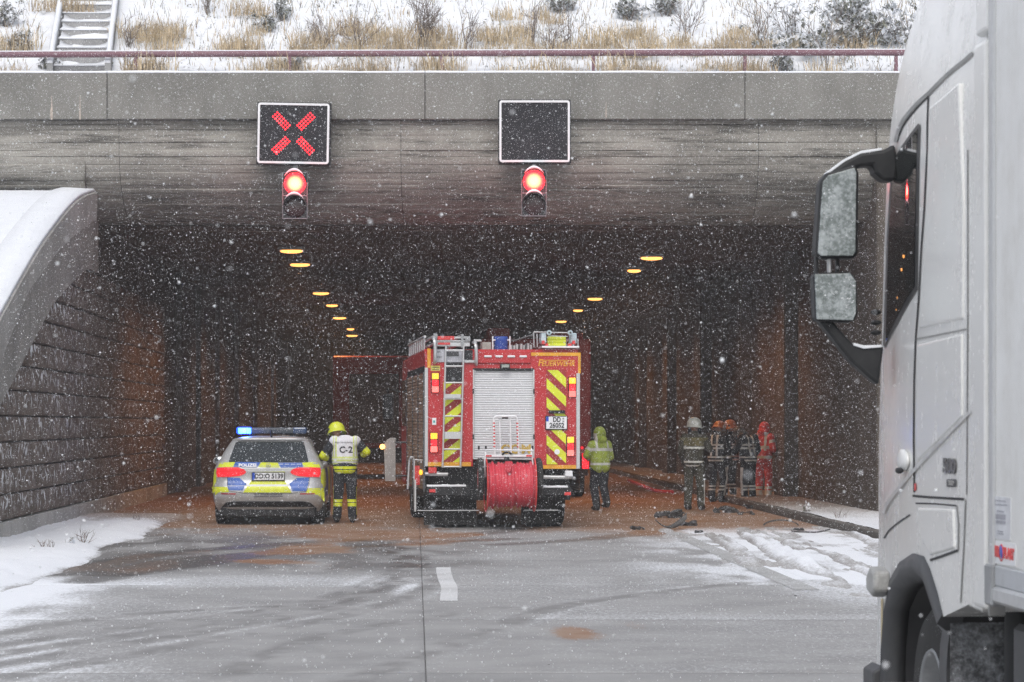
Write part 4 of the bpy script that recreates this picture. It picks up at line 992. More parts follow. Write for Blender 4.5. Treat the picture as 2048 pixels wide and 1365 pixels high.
# cab
b = MB(); prof_ = [(5.42, .55), (8.05, .55), (8.25, 1.2), (8.2, 1.75), (7.95, 2.75), (7.7, 2.9), (5.42, 2.9)]; b.prism(prof_, -1.22, 1.22, 0, 'yz'); b.build('cab', M_RED, fe, .06, 2)
for s in (-1, 1):
    b = MB(); b.box(s * 1.225 - .005, s * 1.225 + .005, 5.6, 6.5, 1.65, 2.5); b.box(s * 1.225 - .005, s * 1.225 + .005, 6.7, 7.8, 1.65, 2.5); b.build('cab_window', M_GLASS, fe)
    b = MB(); b.tube([(s * 1.25, 8.0, 2.3), (s * 1.48, 8.05, 2.35), (s * 1.48, 8.05, 1.8)], .02, 6); ma = b.build('mirror_arm', M_BLACKP, fe); b = MB(); b.box(s * 1.48 - .1, s * 1.48 + .1, 8.0, 8.1, 1.75, 2.25); b.build('mirror', M_BLACKP, ma, .03)
# opened white side flap with its amber position lamp
b = MB(); b.prism([(-.1, 0), (.09, 0), (.09, .78), (.0, .78), (-.07, .74), (-.12, .66)], -.02, .02); fl = b.build('side_flap', plain('off_white_flap', (.36, .34, .33), .5), fe, .006); fl.location = (-1.57, 5.1, .66)
b = MB(); b.cyl((-.15, -.05, .62), (-.15, -.02, .62), .045, 14); b.build('position_lamp', emit('amber_position_lamp', (1, .5, .1), 4), fl)
b = MB(); b.tube([(.06, .0, .1), (.33, -.05, .1)], .02, 6); b.tube([(.06, 0, .7), (.33, -.05, .7)], .02, 6); b.build('flap_arm', M_GREYP, fl)
# silver stirrup frame hanging at the left rear corner
b = MB(); b.tube([(ex(172), .35, ez(1015)), (ex(182), .35, ez(850)), (ex(188), .35, ez(830)), (ex(206), .35, ez(830)), (ex(208), .35, ez(850)), (ex(212), .35, ez(1015)), (ex(214), .35, ez(1140))], .02, 6); b.tube([(ex(200), .35, ez(845)), (ex(262), .35, ez(850))], .014, 6); b.build('stirrup_frame', M_ALU, fe)
ebox('red_side_lamp', M_REDF, 212, 240, .3, .34, 880, 990); b = MB(); b.ell((ex(246), .3, ez(918)), (.03, .03, .045)); b.build('amber_side_lamp', E_AMBER, fe)
# roof load
def rbar(name, mat, pts, r=.018): b = MB(); b.tube(pts, r, 6); return b.build(name, mat, fe)
RZ_ = ez(212)
gal = rbar('roof_gallery', M_ALU, [(ex(268), .2, RZ_ + .2), (ex(262), 4.9, RZ_ + .2)], .025)
for y in np.linspace(.3, 4.8, 8): b = MB(); b.tube([(ex(266), y, RZ_ - .02), (ex(266), y, RZ_ + .2)], .018, 6); b.build('gallery_post', M_ALU, gal)
g2 = rbar('roof_gallery', M_ALU, [(ex(1150), .8, RZ_ + .2), (ex(1150), 4.9, RZ_ + .2)], .02)
for y in np.linspace(.9, 4.8, 8): b = MB(); b.tube([(ex(1150), y, RZ_ - .02), (ex(1150), y, RZ_ + .2)], .014, 6); b.build('gallery_post', M_ALU, g2)
ebox('ladder_cradle', M_GREY, 312, 332, .0, .08, 124, 205); ebox('ladder_cradle', M_GREY, 470, 484, .0, .08, 128, 205)
for z, h_ in ((147, 6), (166, 5), (186, 12)): ebox('roof_ladder_end', M_ALU, 320, 522, .05, .12, z - h_, z + h_, None, .004)
ebox('red_warning_band', M_REDF, 336, 432, .03, .05, 139, 160); ebox('red_warning_band', M_REDF, 338, 408, .03, .05, 176, 188); ebox('end_stop', M_GREY, 494, 524, .02, .1, 146, 164)
for x in (330, 480):
    for z in (.3, .42): rbar('roof_ladder_beam', M_ALU, [(ex(x), .1, RZ_ + z - .2), (ex(x), 4.6, RZ_ + z - .2)], .025)
# blue drum in a white frame
b = MB(); b.lathe([(-.13, .001), (-.13, .105), (-.11, .115), (-.02, .108), (.06, .112), (.11, .115), (.125, .105), (.125, .001)], (ex(714), .5, ez(180)), 'z', 24); dr = b.build('blue_drum', M_DRUM, fe)
for x in (664, 764): b = MB(); b.tube([(ex(x), .45, ez(222)), (ex(x), .45, ez(134))], .012, 6); b.build('drum_frame', M_WHITEF, dr)
b = MB(); b.tube([(ex(664), .45, ez(157)), (ex(764), .45, ez(157))], .012, 6); b.build('drum_frame', M_WHITEF, dr)
ebox('grey_crate', plain('pale_crate', (.35, .36, .33), .6), 606, 656, .5, .9, 168, 215); ebox('roof_rail_end', M_ALU, 552, 592, .3, .36, 154, 166)
rbar('roof_hose', M_GREYP, catmull([(ex(772), .6, ez(160)), (ex(800), .6, ez(156)), (ex(835), .6, ez(146)), (ex(880), .6, ez(132)), (ex(905), .6, ez(128))], 4), .02)
for x in np.linspace(780, 900, 7): ebox('deck_clutter', M_GREYP if int(x) % 2 else M_ALU, x - 5, x + 6, .7 + .3 * random.random(), 1.2, 170 + 15 * random.random(), 214)
# stretcher tray with lime rolls on the right
tr = ebox('tray', M_WHITEF, 938, 1152, .1, .7, 193, 204, None, .004)
for z in (148, 165, 184):
    b = MB(); b.cyl((ex(975), .3, ez(z)), (ex(1082), .3, ez(z)), .032, 14); b.build('lime_roll', M_NEON, tr)
for x0, x1 in ((936, 966), (1108, 1142)): ebox('tray_cheek', plain('pale_blue_plastic', (.45, .56, .6), .4), x0, x1, .2, .5, 118, 176, tr, .01)
for x in (980, 1102): b = MB(); b.cyl((ex(x), .12, ez(116)), (ex(x), .2, ez(116)), .04, 18); wl = b.build('tray_wheel', plain('pale_blue_plastic', (.45, .56, .6)), tr); b = MB(); b.cyl((ex(x), .105, ez(116)), (ex(x), .125, ez(116)), .016, 12); b.build('wheel_hub', M_GREYP, wl)
for x, z in ((946, 172), (966, 188), (1100, 188), (1122, 172)): ebox('red_clamp', M_REDF, x - 8, x + 8, .12, .3, z - 10, z + 10, tr)
for x, z0, z1 in ((893, 112, 200), (912, 122, 200), (1010, 116, 125), (1148, 150, 205)): b = MB(); b.tube([(ex(x), .2, ez(z0)), (ex(x + 2), .2, ez(z1))], .01, 6); b.build('tray_frame', M_ALU, tr)
b = MB(); b.tube([(ex(893), .2, ez(112)), (ex(1090), .2, ez(116))], .01, 6); b.tube([(ex(975), .2, ez(134)), (ex(1090), .2, ez(138))], .009, 6); b.build('tray_frame', M_ALU, tr)

# hose reel trolley hung on the rear
hr_ = thing('hose_reel', 'red hose wound on a wheeled reel trolley hanging at the back of the fire engine', 'hose reel', (fe.location.x, fe.location.y, 0), fe.rotation_euler.z)
hc = (ex(735), -.46, ez(985))
m = MB(); prf = [(-.355, .15), (-.355, .30)]
for i in range(15):
    a = -.355 + .71 * i / 14; rr_ = .345 + .035 * math.sin(i * 2.1) * .4 + .02 * (1 if i % 2 else 0); prf += [(a, rr_ - .012), (a + .02, rr_ + .012), (a + .04, rr_ - .012)]
prf += [(.36, .3), (.36, .15)]
m.lathe(prf, hc, 'x', 36); m.build('wound_hose', M_HOSE, hr_)
for s in (-1, 1):
    m = MB(); m.rings([[(hc[0] + s * .385 + .012 * math.cos(q), hc[1] + (.42 + .012 * math.sin(q)) * math.cos(a), hc[2] + (.42 + .012 * math.sin(q)) * math.sin(a)) for q in np.linspace(0, 2 * math.pi, 7)[:-1]] for a in np.linspace(0, 2 * math.pi, 33)], caps=False); m.build('reel_flange', M_REDF, hr_)
    xw = hc[0] + s * .47; m = MB(); m.rings([[(xw + .05 * math.cos(q), hc[1] + .12 + (.28 + .055 * math.sin(q)) * math.cos(a), hc[2] + .10 + (.28 + .055 * math.sin(q)) * math.sin(a)) for q in np.linspace(0, 2 * math.pi, 9)[:-1]] for a in np.linspace(0, 2 * math.pi, 33)], caps=False); tw = m.build('trolley_tyre', M_RUBBER, hr_)
    m = MB(); m.lathe([(-.02, .001), (-.03, .1), (-.02, .25), (.02, .25), (.03, .1), (.02, .001)], (xw, hc[1] + .12, hc[2] + .10), 'x', 24); m.build('trolley_rim', M_REDF, tw)
b = MB(); b.tube(catmull([(ex(596), hc[1], ez(940)), (ex(590), -.52, ez(860)), (ex(597), -.5, ez(800)), (ex(598), -.45, ez(775))], 4), .014, 6); b.build('trolley_frame', M_WHITEF, hr_)
b = MB(); b.tube(catmull([(ex(868), hc[1], ez(950)), (ex(862), -.52, ez(860)), (ex(855), -.5, ez(800)), (ex(862), -.45, ez(775))], 4), .014, 6); b.build('trolley_frame', M_WHITEF, hr_)
b = MB(); b.tube([(ex(596), -.5, ez(787)), (ex(864), -.5, ez(790))], .012, 6); b.build('trolley_frame', M_WHITEF, hr_)
b = MB(); b.box(ex(594), ex(858), -.56, -.52, ez(826), ez(814)); b.build('cross_bar', M_WHITEF, hr_, .004)
for x in (612, 840): b = MB(); b.box(ex(x - 16), ex(x + 16), -.565, -.559, ez(825), ez(815)); b.build('red_end_mark', M_REDF, hr_)
b = MB(); b.tube([(ex(540), -.12, ez(838)), (ex(880), -.12, ez(842))], .014, 6); b.build('hanger_bar', M_ALU, hr_)
for x in (598, 863, 558): b = MB(); b.cyl((ex(x), -.47, ez(785)), (ex(x), -.47, ez(764)), .016, 8); b.build('handle_grip', M_BLACKP, hr_)
b = MB(); b.tube(catmull([(ex(688), -.56, ez(815)), (ex(700), -.57, ez(803)), (ex(714), -.57, ez(800)), (ex(730), -.57, ez(803)), (ex(742), -.56, ez(815))], 4), .016, 6); b.build('pull_handle', M_BLACKP, hr_)
b = MB(); b.box(ex(700), ex(728), -.6, -.5, ez(850), ez(826)); b.build('latch', M_BLACKP, hr_, .01); b = MB(); b.prism([(ex(697), ez(850)), (ex(732), ez(850)), (ex(728), ez(900)), (ex(714), ez(912)), (ex(700), ez(900))], -.83, -.8); b.build('snowy_tab', M_HOSE, hr_)
# white hoop of the handle, marked red
b = MB(); b.tube(catmull([(ex(652), -.3, ez(815)), (ex(650), -.3, ez(720)), (ex(648), -.3, ez(625)), (ex(653), -.3, ez(603)), (ex(668), -.3, ez(597)), (ex(715), -.3, ez(597)), (ex(762), -.3, ez(597)), (ex(776), -.3, ez(603)), (ex(782), -.3, ez(625)), (ex(786), -.3, ez(720)), (ex(790), -.3, ez(815))], 4), .017, 8); hp = b.build('handle_hoop', M_WHITEF, hr_)
for x0, dx in ((650, .02), (784, .03)):
    for i in range(8):
        z = 632 + i * 19; xx = x0 + dx * (z - 700); b = MB(); b.tube([(ex(xx - 1.5), -.3, ez(z)), (ex(xx + 1.5), -.3, ez(z + 9))], .0185, 8); b.build('red_wrap', M_REDF, hp)
b = MB(); b.tube(catmull([(ex(687), -.26, ez(810)), (ex(683), -.26, ez(625)), (ex(690), -.26, ez(612)), (ex(712), -.26, ez(608)), (ex(735), -.26, ez(612)), (ex(742), -.26, ez(625)), (ex(748), -.26, ez(810))], 4), .013, 8); b.build('inner_hoop', M_WHITEF, hr_)
b = MB(); b.box(ex(696), ex(730), -.29, -.24, ez(612), ez(603)); b.build('hoop_lock', M_GREYP, hr_)
# mark which things hang on the engine
hr_['group'] = ''
del hr_['group']

# ------------------------------------------------------------------ two more fire engines deep in the tunnel
M_FARRED = plain('fire_red_with_painted_gloom', (.19, .012, .014), .5)  # fire red darkened in its colour to imitate the dim tunnel
def far_engine(lab, x, y, rz, h, lamp):
    t = thing('fire_engine', lab, 'fire engine', (x, y, 0), rz, 'fire engines standing in the tunnel')
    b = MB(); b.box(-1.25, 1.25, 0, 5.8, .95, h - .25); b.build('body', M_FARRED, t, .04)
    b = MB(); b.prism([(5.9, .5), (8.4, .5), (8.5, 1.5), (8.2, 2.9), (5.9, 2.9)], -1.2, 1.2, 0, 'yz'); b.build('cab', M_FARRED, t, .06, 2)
    b = MB(); b.box(-.75, .75, -.02, 0, 1.1, h - .8); b.build('rear_shutter', M_GREYP, t)
    b = MB(); b.box(-1.2, 1.2, .3, 8, .5, .95); b.build('chassis', M_BLACKP, t)
    if lamp:
     b = MB(); b.box(-1.1, -.6, .2, 5.4, h - .25, h); b.build('roof_box', M_FARRED, t, .02); b = MB(); b.box(.2, 1.1, .5, 5, h - .25, h - .1); b.build('roof_box', M_FARRED, t, .02)
    b = MB(); b.box(-1.251, -1.249, .2, 5.6, 1.3, 1.4); b.build('side_stripe', M_WHITEF, t)
    for s in (-1, 1):
        wheel(t, s * 1.0, 1.4, .5, .5, .32, .56, dark=True); wheel(t, s * 1.0, 6.4, .5, .5, .32, .56, dark=True)
        b = MB(); b.box(s * 1.13 - .08, s * 1.13 + .08, -.05, 0, .66, 1.02) if lamp else b.box(s * 1.13 - .05, s * 1.13 + .05, -.04, 0, 1.2, 1.5); b.build('tail_lamp', E_RED if lamp and s > 0 else M_REDF, t, .01)
    b = MB(); b.ell((1.05, -.03, 1.14), .035); b.build('marker_lamp', E_RED if lamp else M_REDF, t)
    return t
P = gnd(1072, 996); far_engine('dim red fire engine standing directly ahead of the shuttered one, its right tail lamp glowing', P.x, P.y, R(1.5), 3.88, True)
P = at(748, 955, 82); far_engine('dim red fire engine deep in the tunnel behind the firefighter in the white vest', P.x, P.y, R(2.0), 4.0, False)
# ------------------------------------------------------------------ white articulated truck on the right
TO = Vector((1.685, 12.4, 0)); TRZ = math.atan(0.0452)
truck = thing('truck', 'white semi truck with snow caked mirrors and a plain white trailer standing at the right', 'truck', TO, TRZ)
TI = Matrix.Rotation(-TRZ, 4, 'Z') @ Matrix.Translation(-TO)
def tl(x, y, L=2.245):
    return TI @ at(x, y, F * L / (x - 780.0))
def tz(x, y, Y): return TI @ at(x, y, Y)
LC = 2.35
front = [(1905, -170), (1872, -80), (1845, 0), (1826, 60), (1812, 110), (1801, 165), (1795, 205), (1789, 255), (1786, 295), (1779, 400), (1772, 500), (1767, 600), (1763, 690), (1757, 760), (1753, 830), (1750, 900), (1750, 1000), (1754, 1060), (1750, 1105), (1747, 1150), (1745, 1300), (1745, 1460), (1750, 1540)]
front_l = [tl(x, y, LC) for x, y in front]; front_l = [(p.y, p.z) for p in front_l]
arch = [(1768, 1545), (1766, 1365), (1768, 1300), (1772, 1225), (1783, 1165), (1803, 1128), (1830, 1110), (1850, 1116), (1862, 1140), (1878, 1190), (1889, 1234)]
arch_l = [tl(x, y) for x, y in arch]; arch_l = [(p.y, p.z) for p in arch_l]
rear_l = [(tl(1961, 1208).y, 1.03), (tl(1961, 1208).y, 3.72)]
prof_l = front_l + arch_l + rear_l + [(tl(1961, 0).y + .35, 3.80), (-1.15, 3.78)]
CABR = rear_l[0][0]
def bulge(y, z): return 0.0486 * max(0, (y + 1.15) / 1.15) ** 2 + 0.0075 * (z - 1.7) + 0.10 * max(0, z - 2.85) ** 1.6
def cab_shell():
    bm = bmesh.new(); n = len(prof_l)
    vs = [bm.verts.new((0, y, z)) for y, z in prof_l]; bm.faces.new(vs)
    r = bmesh.ops.extrude_face_region(bm, geom=bm.faces[:]); bmesh.ops.translate(bm, verts=[v for v in r['geom'] if isinstance(v, bmesh.types.BMVert)], vec=(2.5, 0, 0))
    bm.edges.ensure_lookup_table(); fr = set((round(y, 4), round(z, 4)) for y, z in front_l + prof_l[-2:])
    ed = [e for e in bm.edges if abs(e.verts[0].co.x - e.verts[1].co.x) < 1e-4 and all((round(v.co.y, 4), round(v.co.z, 4)) in fr for v in e.verts)]
    bmesh.ops.bevel(bm, geom=ed, offset=0.075, segments=4, affect='EDGES', profile=0.5, clamp_overlap=True)
    for ax, lo, hi, st in ((1, -2.3, .4, .12), (2, .3, 3.8, .12)):
        c = lo
        while c < hi:
            no = [0, 0, 0]; no[ax] = 1; co = [0, 0, 0]; co[ax] = c
            bmesh.ops.bisect_plane(bm, geom=bm.verts[:] + bm.edges[:] + bm.faces[:], plane_co=co, plane_no=no); c += st
    for v in bm.verts:
        bl = bulge(v.co.y, v.co.z); v.co.x += bl * (1 - v.co.x / 1.25)
    bmesh.ops.recalc_face_normals(bm, faces=bm.faces)
    for f in bm.faces: f.smooth = True
    for e in bm.edges:
        if len(e.link_faces) == 2 and e.calc_face_angle(0) > 0.5: e.smooth = False
    me = bpy.data.meshes.new('cab'); bm.to_mesh(me); bm.free(); return link_mesh('cab', me, M_WHITE, truck)
cab = cab_shell(); cbv = bvh_of(cab)
def side(p):
    q = tl(*p)
    for _ in range(4): q = tl(p[0], p[1], 2.245 + bulge(q.y, q.z))
    return (q.y, q.z)
def tdec(name, px, mat, off=.003, cell=.1, par=None): return decal(name, [side(p) for p in px], cbv, mat, par or truck, 'x', off, cell)
def ribbon(name, px, w, mat, off=.003, cell=.12):
    P = [Vector((p[0], p[1])) for p in px]; A = []; B = []
    for i, p in enumerate(P):
        d = (P[min(i + 1, len(P) - 1)] - P[max(i - 1, 0)]).normalized(); n = Vector((-d.y, d.x)) * w / 2; A.append(p + n); B.append(p - n)
    return tdec(name, A + B[::-1], mat, off, cell)
# raised panels catch the light along their rounded edges
def pad(name, px, mat, depth=.012, bev=.012):
    pts = [side(p) for p in px]; x = bulge(sum(p[0] for p in pts) / len(pts), sum(p[1] for p in pts) / len(pts))
    b = MB(); b.prism(pts, x - depth, x + .05, 0, 'yz'); return b.build(name, mat, truck, bev, 3)
# window
M_WINFRAME = plain('window_seal', (.015, .015, .016), .5)
tdec('window_seal', [(1838, 247), (1842, 252), (1836, 580), (1796, 648), (1770, 697), (1766, 690), (1774, 480), (1783, 335), (1796, 306), (1816, 276)], M_WINFRAME, .004)
tdec('side_window', [(1837, 258), (1831, 574), (1794, 638), (1773, 686), (1779, 480), (1788, 340), (1798, 314), (1818, 284)], M_GLASS, .007, .3)
# seams
ribbon('roof_fairing_seam', [(1948, 106), (1930, 122), (1911, 137), (1885, 160), (1860, 186), (1838, 205), (1820, 225), (1806, 244), (1798, 262), (1792, 285)], 7, M_SEAM, .006)
ribbon('door_gap', [(1857, 192), (1855, 300), (1849, 420), (1843, 500), (1838, 600), (1832, 677), (1829, 760), (1828, 860), (1829, 985)], 3.2, M_GAP)
ribbon('door_gap', [(1857, 194), (1838, 213), (1820, 234), (1806, 254), (1798, 272)], 2.5, M_GAP)
ribbon('panel_gap', [(1832, 679), (1870, 672), (1934, 659)], 3.5, M_SEAM)
ribbon('body_crease', [(1769, 1026), (1777, 1009), (1800, 978), (1832, 941), (1869, 900), (1910, 858), (1944, 824)], 6, plain('painted_fold_shade', (.52, .52, .51), .35), .010)  # fold drawn as a grey strip, its shade put into the colour
ribbon('panel_gap', [(1826, 992), (1860, 995), (1929, 999)], 5, M_GAP)
ribbon('panel_gap', [(1832, 1007), (1870, 1008), (1914, 1012)], 3, M_GAP); ribbon('panel_gap', [(1914, 1012), (1918, 1050), (1917, 1101)], 2.5, M_SEAM); ribbon('panel_gap', [(1917, 1101), (1890, 1111), (1861, 1121)], 5, M_GAP)
ribbon('panel_gap', [(1768, 1077), (1777, 1063), (1797, 1046), (1821, 1030)], 3, M_GAP)
ribbon('panel_gap', [(1932, 1000), (1928, 1100), (1922, 1206)], 2.5, M_SEAM); ribbon('panel_gap', [(1936, 300), (1936, 660), (1934, 990)], 2, M_SEAM)
ribbon('step_edge', [(1848, 1086), (1856, 1088), (1864, 1096)], 3, M_SEAM)
# sleeper side panel, relief
M_WHITE2 = M_WHITE
pad('sleeper_panel', [(1866, 215), (1895, 192), (1926, 165), (1930, 400), (1928, 640), (1840, 658), (1845, 590), (1856, 420)], M_WHITE, .010, .012)
ribbon('panel_moulding', [(1864, 232), (1880, 215), (1898, 200)], 6, M_SEAM, .014)
pad('side_panel', [(1838, 690), (1926, 668), (1926, 835), (1880, 880), (1835, 925)], M_WHITE, .007, .01)
pad('step_panel', [(1838, 1016), (1909, 1018), (1911, 1098), (1862, 1112), (1845, 1080)], M_WHITE, .008, .012)
# handle, badge
h = side((1811, 921)); b = MB(); b.ell((bulge(*h) - .012, h[0], h[1]), (.02, .13, .05)); hd = b.build('door_handle', M_WHITE, truck); b = MB(); b.ell((bulge(*h) - .03, h[0] - .01, h[1] - .045), (.015, .06, .014)); b.build('painted_handle_shadow', M_GAP, hd)  # the dark lump stands for the shadow under the handle
h = side((1901, 934)); lettering('500', .078, plain('badge_print', (.07, .07, .075), .4), truck, left_mtx(bulge(*h) - .006, h[0], h[1], 2.1), bold=.004)
tdec('badge_plate', [(1895, 959), (1914, 959), (1914, 975), (1895, 974)], M_GREYP, .005); 
h = side((1905, 967)); lettering('TURBO', .03, plain('pale_badge_print', (.3, .3, .3), .5), truck, left_mtx(bulge(*h) - .008, h[0], h[1], 1.1))
tdec('red_print', [(1830, 968), (1834, 967), (1834, 981), (1830, 982)], M_REDF, .004)
# arch trim (dark grey) and wheel
outer = [tl(x, y, 2.245) for x, y in arch[1:]]; inner_px = [(1775, 1365), (1776, 1300), (1783, 1222), (1800, 1182), (1818, 1166), (1836, 1162), (1848, 1172), (1858, 1196), (1872, 1240), (1882, 1262)]
m = MB(); sec = []
for o_, ip in zip(outer, inner_px):
    i_ = tl(*ip); sec.append([(-.012, o_.y, o_.z + .006), (-.025, (o_.y + i_.y) / 2, (o_.z + i_.z) / 2), (.02, i_.y, i_.z), (.08, i_.y, i_.z), (.08, o_.y, o_.z + .006)])
m.rings(sec); m.build('wheel_arch_trim', M_GREYP, truck)
m = MB(); m.rings([[(.082, tl(*ip).y, tl(*ip).z), (.6, tl(*ip).y, tl(*ip).z), (.6, o_.y, o_.z + .01), (.082, o_.y, o_.z + .004)] for o_, ip in zip(outer, inner_px)]); m.build('arch_liner', M_GAP, truck)
b = MB(); b.box(.34, 2.16, CABR + .1, -.15, .35, 1.05); b.build('engine_bay', M_BLACKP, truck)
b = MB(); b.box(.2, 2.3, CABR, CABR + .12, .95, 3.6); b.build('cab_back', M_GREYP, truck)
wz, wy, wr = .46, -0.92, .47
wheel(truck, -.0001, 0, 0, .1, .1) if False else None
def truck_wheel(x, y, s, r=wr, z=wz):
    m = MB(); hw = .155; o = s
    m.lathe([(-hw, r * .6), (-hw, r * .9), (-hw * .8, r * .985), (0, r), (hw * .8, r * .985), (hw, r * .9), (hw, r * .6)], (x, y, z), 'x', 48)
    for k_ in range(56):
        M_ = Matrix.Translation((x, y, z)) @ Matrix.Rotation(2 * math.pi * k_ / 56, 4, 'X')
        for q in (-.6, -.2, .2, .6): m.box(q * hw - .026, q * hw + .026, -.018, .018, r * .985, r * 1.01, 0, M_)
    ty = m.build('tyre', M_RUBBER, truck)
    m = MB(); m.lathe([(o * .15, r * .6), (o * .162, r * .585), (o * .15, r * .56), (o * .03, r * .52), (o * .0, r * .44), (o * .02, r * .3), (o * .10, r * .27), (o * .11, r * .16), (o * .15, r * .15), (o * .155, .001)], (x, y, z), 'x', 36); rm = m.build('rim', M_GREY, ty)
    m = MB()
    for k_ in range(10):
        a = 2 * math.pi * k_ / 10; m.cyl((x + o * .02, y + r * .36 * math.cos(a), z + r * .36 * math.sin(a)), (x + o * .06, y + r * .36 * math.cos(a), z + r * .36 * math.sin(a)), .017, 6)
    m.build('wheel_nut', M_ALU, ty); m = MB()
    for k_ in range(8):
        a = 2 * math.pi * (k_ + .5) / 8; m.cyl((x + o * .012, y + r * .47 * math.cos(a), z + r * .47 * math.sin(a)), (x + o * .016, y + r * .47 * math.cos(a), z + r * .47 * math.sin(a)), .026, 12)
    m.build('rim_hole', M_GAP, ty)
truck_wheel(.215, wy, -1); truck_wheel(2.285, wy, 1)
for y in (-4.6,):
    for x, s in ((.22, -1), (.55, -1), (1.95, 1), (2.28, 1)): truck_wheel(x, y, s)
for y in (-10.2, -11.5, -12.8):
    for x, s in ((.22, -1), (2.28, 1)): truck_wheel(x, y, s)
# mud guard caked with snow behind the wheel
m = MB(); sec = []
for k_, (x, y) in enumerate(((1862, 1250), (1872, 1262), (1868, 1290), (1866, 1330), (1866, 1400), (1866, 1560))):
    p = tl(x, y, 2.25); q = p.y - (.0 if k_ == 0 else .10); sec.append([(.03, p.y, p.z), (.03, p.y - .15, p.z + .0), (.36, p.y - .15, p.z), (.36, p.y, p.z)])
m.rings(sec, smooth=False); m.build('mud_guard', M_GREYP, truck)
m = MB(); a = tl(1872, 1262, 2.25).y - .158; rows = []
m.rings([[(x, a - .006 * random.random(), z) for x in np.linspace(.03, .35, 5)] for z in np.linspace(.95, .15, 12)], closed=False, caps=False); m.build('guard_snow', M_SNOWP, truck)
# chassis and boxes behind the cab
b = MB(); b.box(.62, .72, -6.4, -1.0, .72, 1.0); b.box(1.78, 1.88, -6.4, -1.0, .72, 1.0); b.build('chassis_frame', M_BLACKP, truck)
b = MB(); b.box(.22, .62, -2.85, -2.0, .45, .98); b.build('battery_box', M_BLACKP, truck, .03); b = MB(); b.box(.15, .2, -2.84, -2.02, .5, .93); b.build('box_lid', M_GREYP, truck, .02)
b = MB(); b.lathe([(-3.9, .001), (-3.9, .27), (-3.88, .3), (-2.98, .3), (-2.96, .27), (-2.96, .001)], (.40, 0, .62), 'y', 28); b.build('fuel_tank', M_ALU, truck)
for y in (-3.7, -3.2): b = MB(); b.lathe([(y - .03, .305), (y + .03, .305)], (.40, 0, .62), 'y', 28); b.build('tank_strap', M_BLACKP, truck)
b = MB(); b.cyl((.25, -1.75, .55), (.25, -1.75, 1.0), .07, 14); b.cyl((.42, -1.8, .5), (.42, -1.8, 1.05), .05, 12); b.build('air_cylinder', M_BLACKP, truck)
for z in (.85, .93): b = MB(); b.tube(catmull([(.3, -1.6, z), (.25, -1.9, z - .08), (.3, -2.2, z + .02), (.4, -2.4, z)], 5), .015, 6); b.build('air_hose', M_BLACKP, truck)
# side deflector
DY0, DY1 = tl(1952, 600).y, tl(1976, 600).y
b = MB(); b.box(-.012, .05, DY1, DY0, tl(1962, 1217).z, tl(1962, 85).z); b.build('side_deflector', M_WHITE, truck, .02, 3)
b = MB(); b.box(-.004, .05, DY1, DY0, tl(1962, 70).z, 3.75); b.build('side_deflector', M_WHITE, truck, .02, 3)
b = MB(); b.box(-.0, .06, tl(1979, 600).y, DY1 - .004, .98, 3.7); b.build('rubber_lip', M_SEAM, truck)
q = tl(1957, 1213); m = MB(); m.prism([(tl(1922, 1207).y, tl(1922, 1207).z), (tl(1958, 1160).y, tl(1958, 1160).z), (tl(1966, 1180).y, tl(1966, 1200).z), (tl(1962, 1220).y, q.z - .02)], -.004, .3, 0, 'yz'); m.build('deflector_skirt', M_WHITE, truck, .01)
# trailer
LT = 2.205
TF = tl(1983, 600, LT).y; txl = LT - 2.245
def tside(x, y): p = tl(x, y, LT); return (p.y, p.z)
zlow = tside(1985, 1205)[1]; zrail = tside(1985, 1136)[1]; zrail2 = tside(1985, 1170)[1]
b = MB(); b.box(txl, txl + 2.55, -15.9, TF, zrail, 4.0); trl = b.build('trailer_box', M_TRAILER, truck, .02, 2)
b = MB(); b.box(txl - .012, txl + .1, tl(1992, 600, LT).y, TF + .006, zlow - .01, 3.98); b.build('corner_post', M_ALU, truck, .008)
ribbon_y = tl(1990.5, 600, LT).y; b = MB(); b.box(txl - .003, txl + .01, ribbon_y - .012, ribbon_y, zrail, 3.98); b.build('post_gap', M_GAP, truck)
b = MB(); b.box(txl - .006, txl + .08, -15.9, tl(1992, 600, LT).y, zrail2, zrail + .012); b.build('rail_band', dirty('grey_rail', (.45, .47, .5), (.3, .3, .28), .5, .4), truck, .004)
b = MB(); b.box(txl - .016, txl + .1, -15.9, tl(1990, 600, LT).y, zlow, zrail2); b.build('bottom_rail', M_ALU, truck, .012)
b = MB(); b.box(txl - .02, txl + .06, tl(1993, 600, LT).y, tl(1978, 600, LT).y, zlow - .012, zlow + .14); b.build('corner_shoe', M_GREY, truck, .008)
b = MB(); b.box(.2, 2.3, -15.5, TF - .3, .85, zlow - .005); b.build('trailer_frame', M_BLACKP, truck)
b = MB()
def tquad(name, px, mat, off, par=None):
    pts = [tside(*p) for p in px]; b = MB(); b.prism(pts, txl - off, txl + .004, 0, 'yz'); return b.build(name, mat, par or truck)
s1 = tquad('notice_sheet', [(1983, 991), (2023, 997), (2022, 1081), (1982, 1077)], plain('notice_paper', (.62, .63, .66), .5), .003)
for (x0, x1, y, hh) in ((1991, 2012, 1001, 2), (1990, 2016, 1009, 2), (1996, 2010, 1022, 3), (1994, 2013, 1033, 10), (1995, 2013, 1044, 6), (1997, 2008, 1062, 2), (1997, 2009, 1067, 2)):
    tquad('printed_line', [(x0, y - hh / 2), (x1, y - hh / 2 + 2), (x1, y + hh / 2 + 2), (x0, y + hh / 2)], plain('faded_print', (.3, .3, .34), .5), .005, s1)
s2 = tquad('sticker', [(1981, 1080), (2033, 1088), (2032, 1133), (1980, 1125)], M_WHITEF, .003)
ps = tside(2006.5, 1106.5); hgt = .052
wtot = abs(tside(2033, 1100)[0] - tside(1981, 1100)[0])
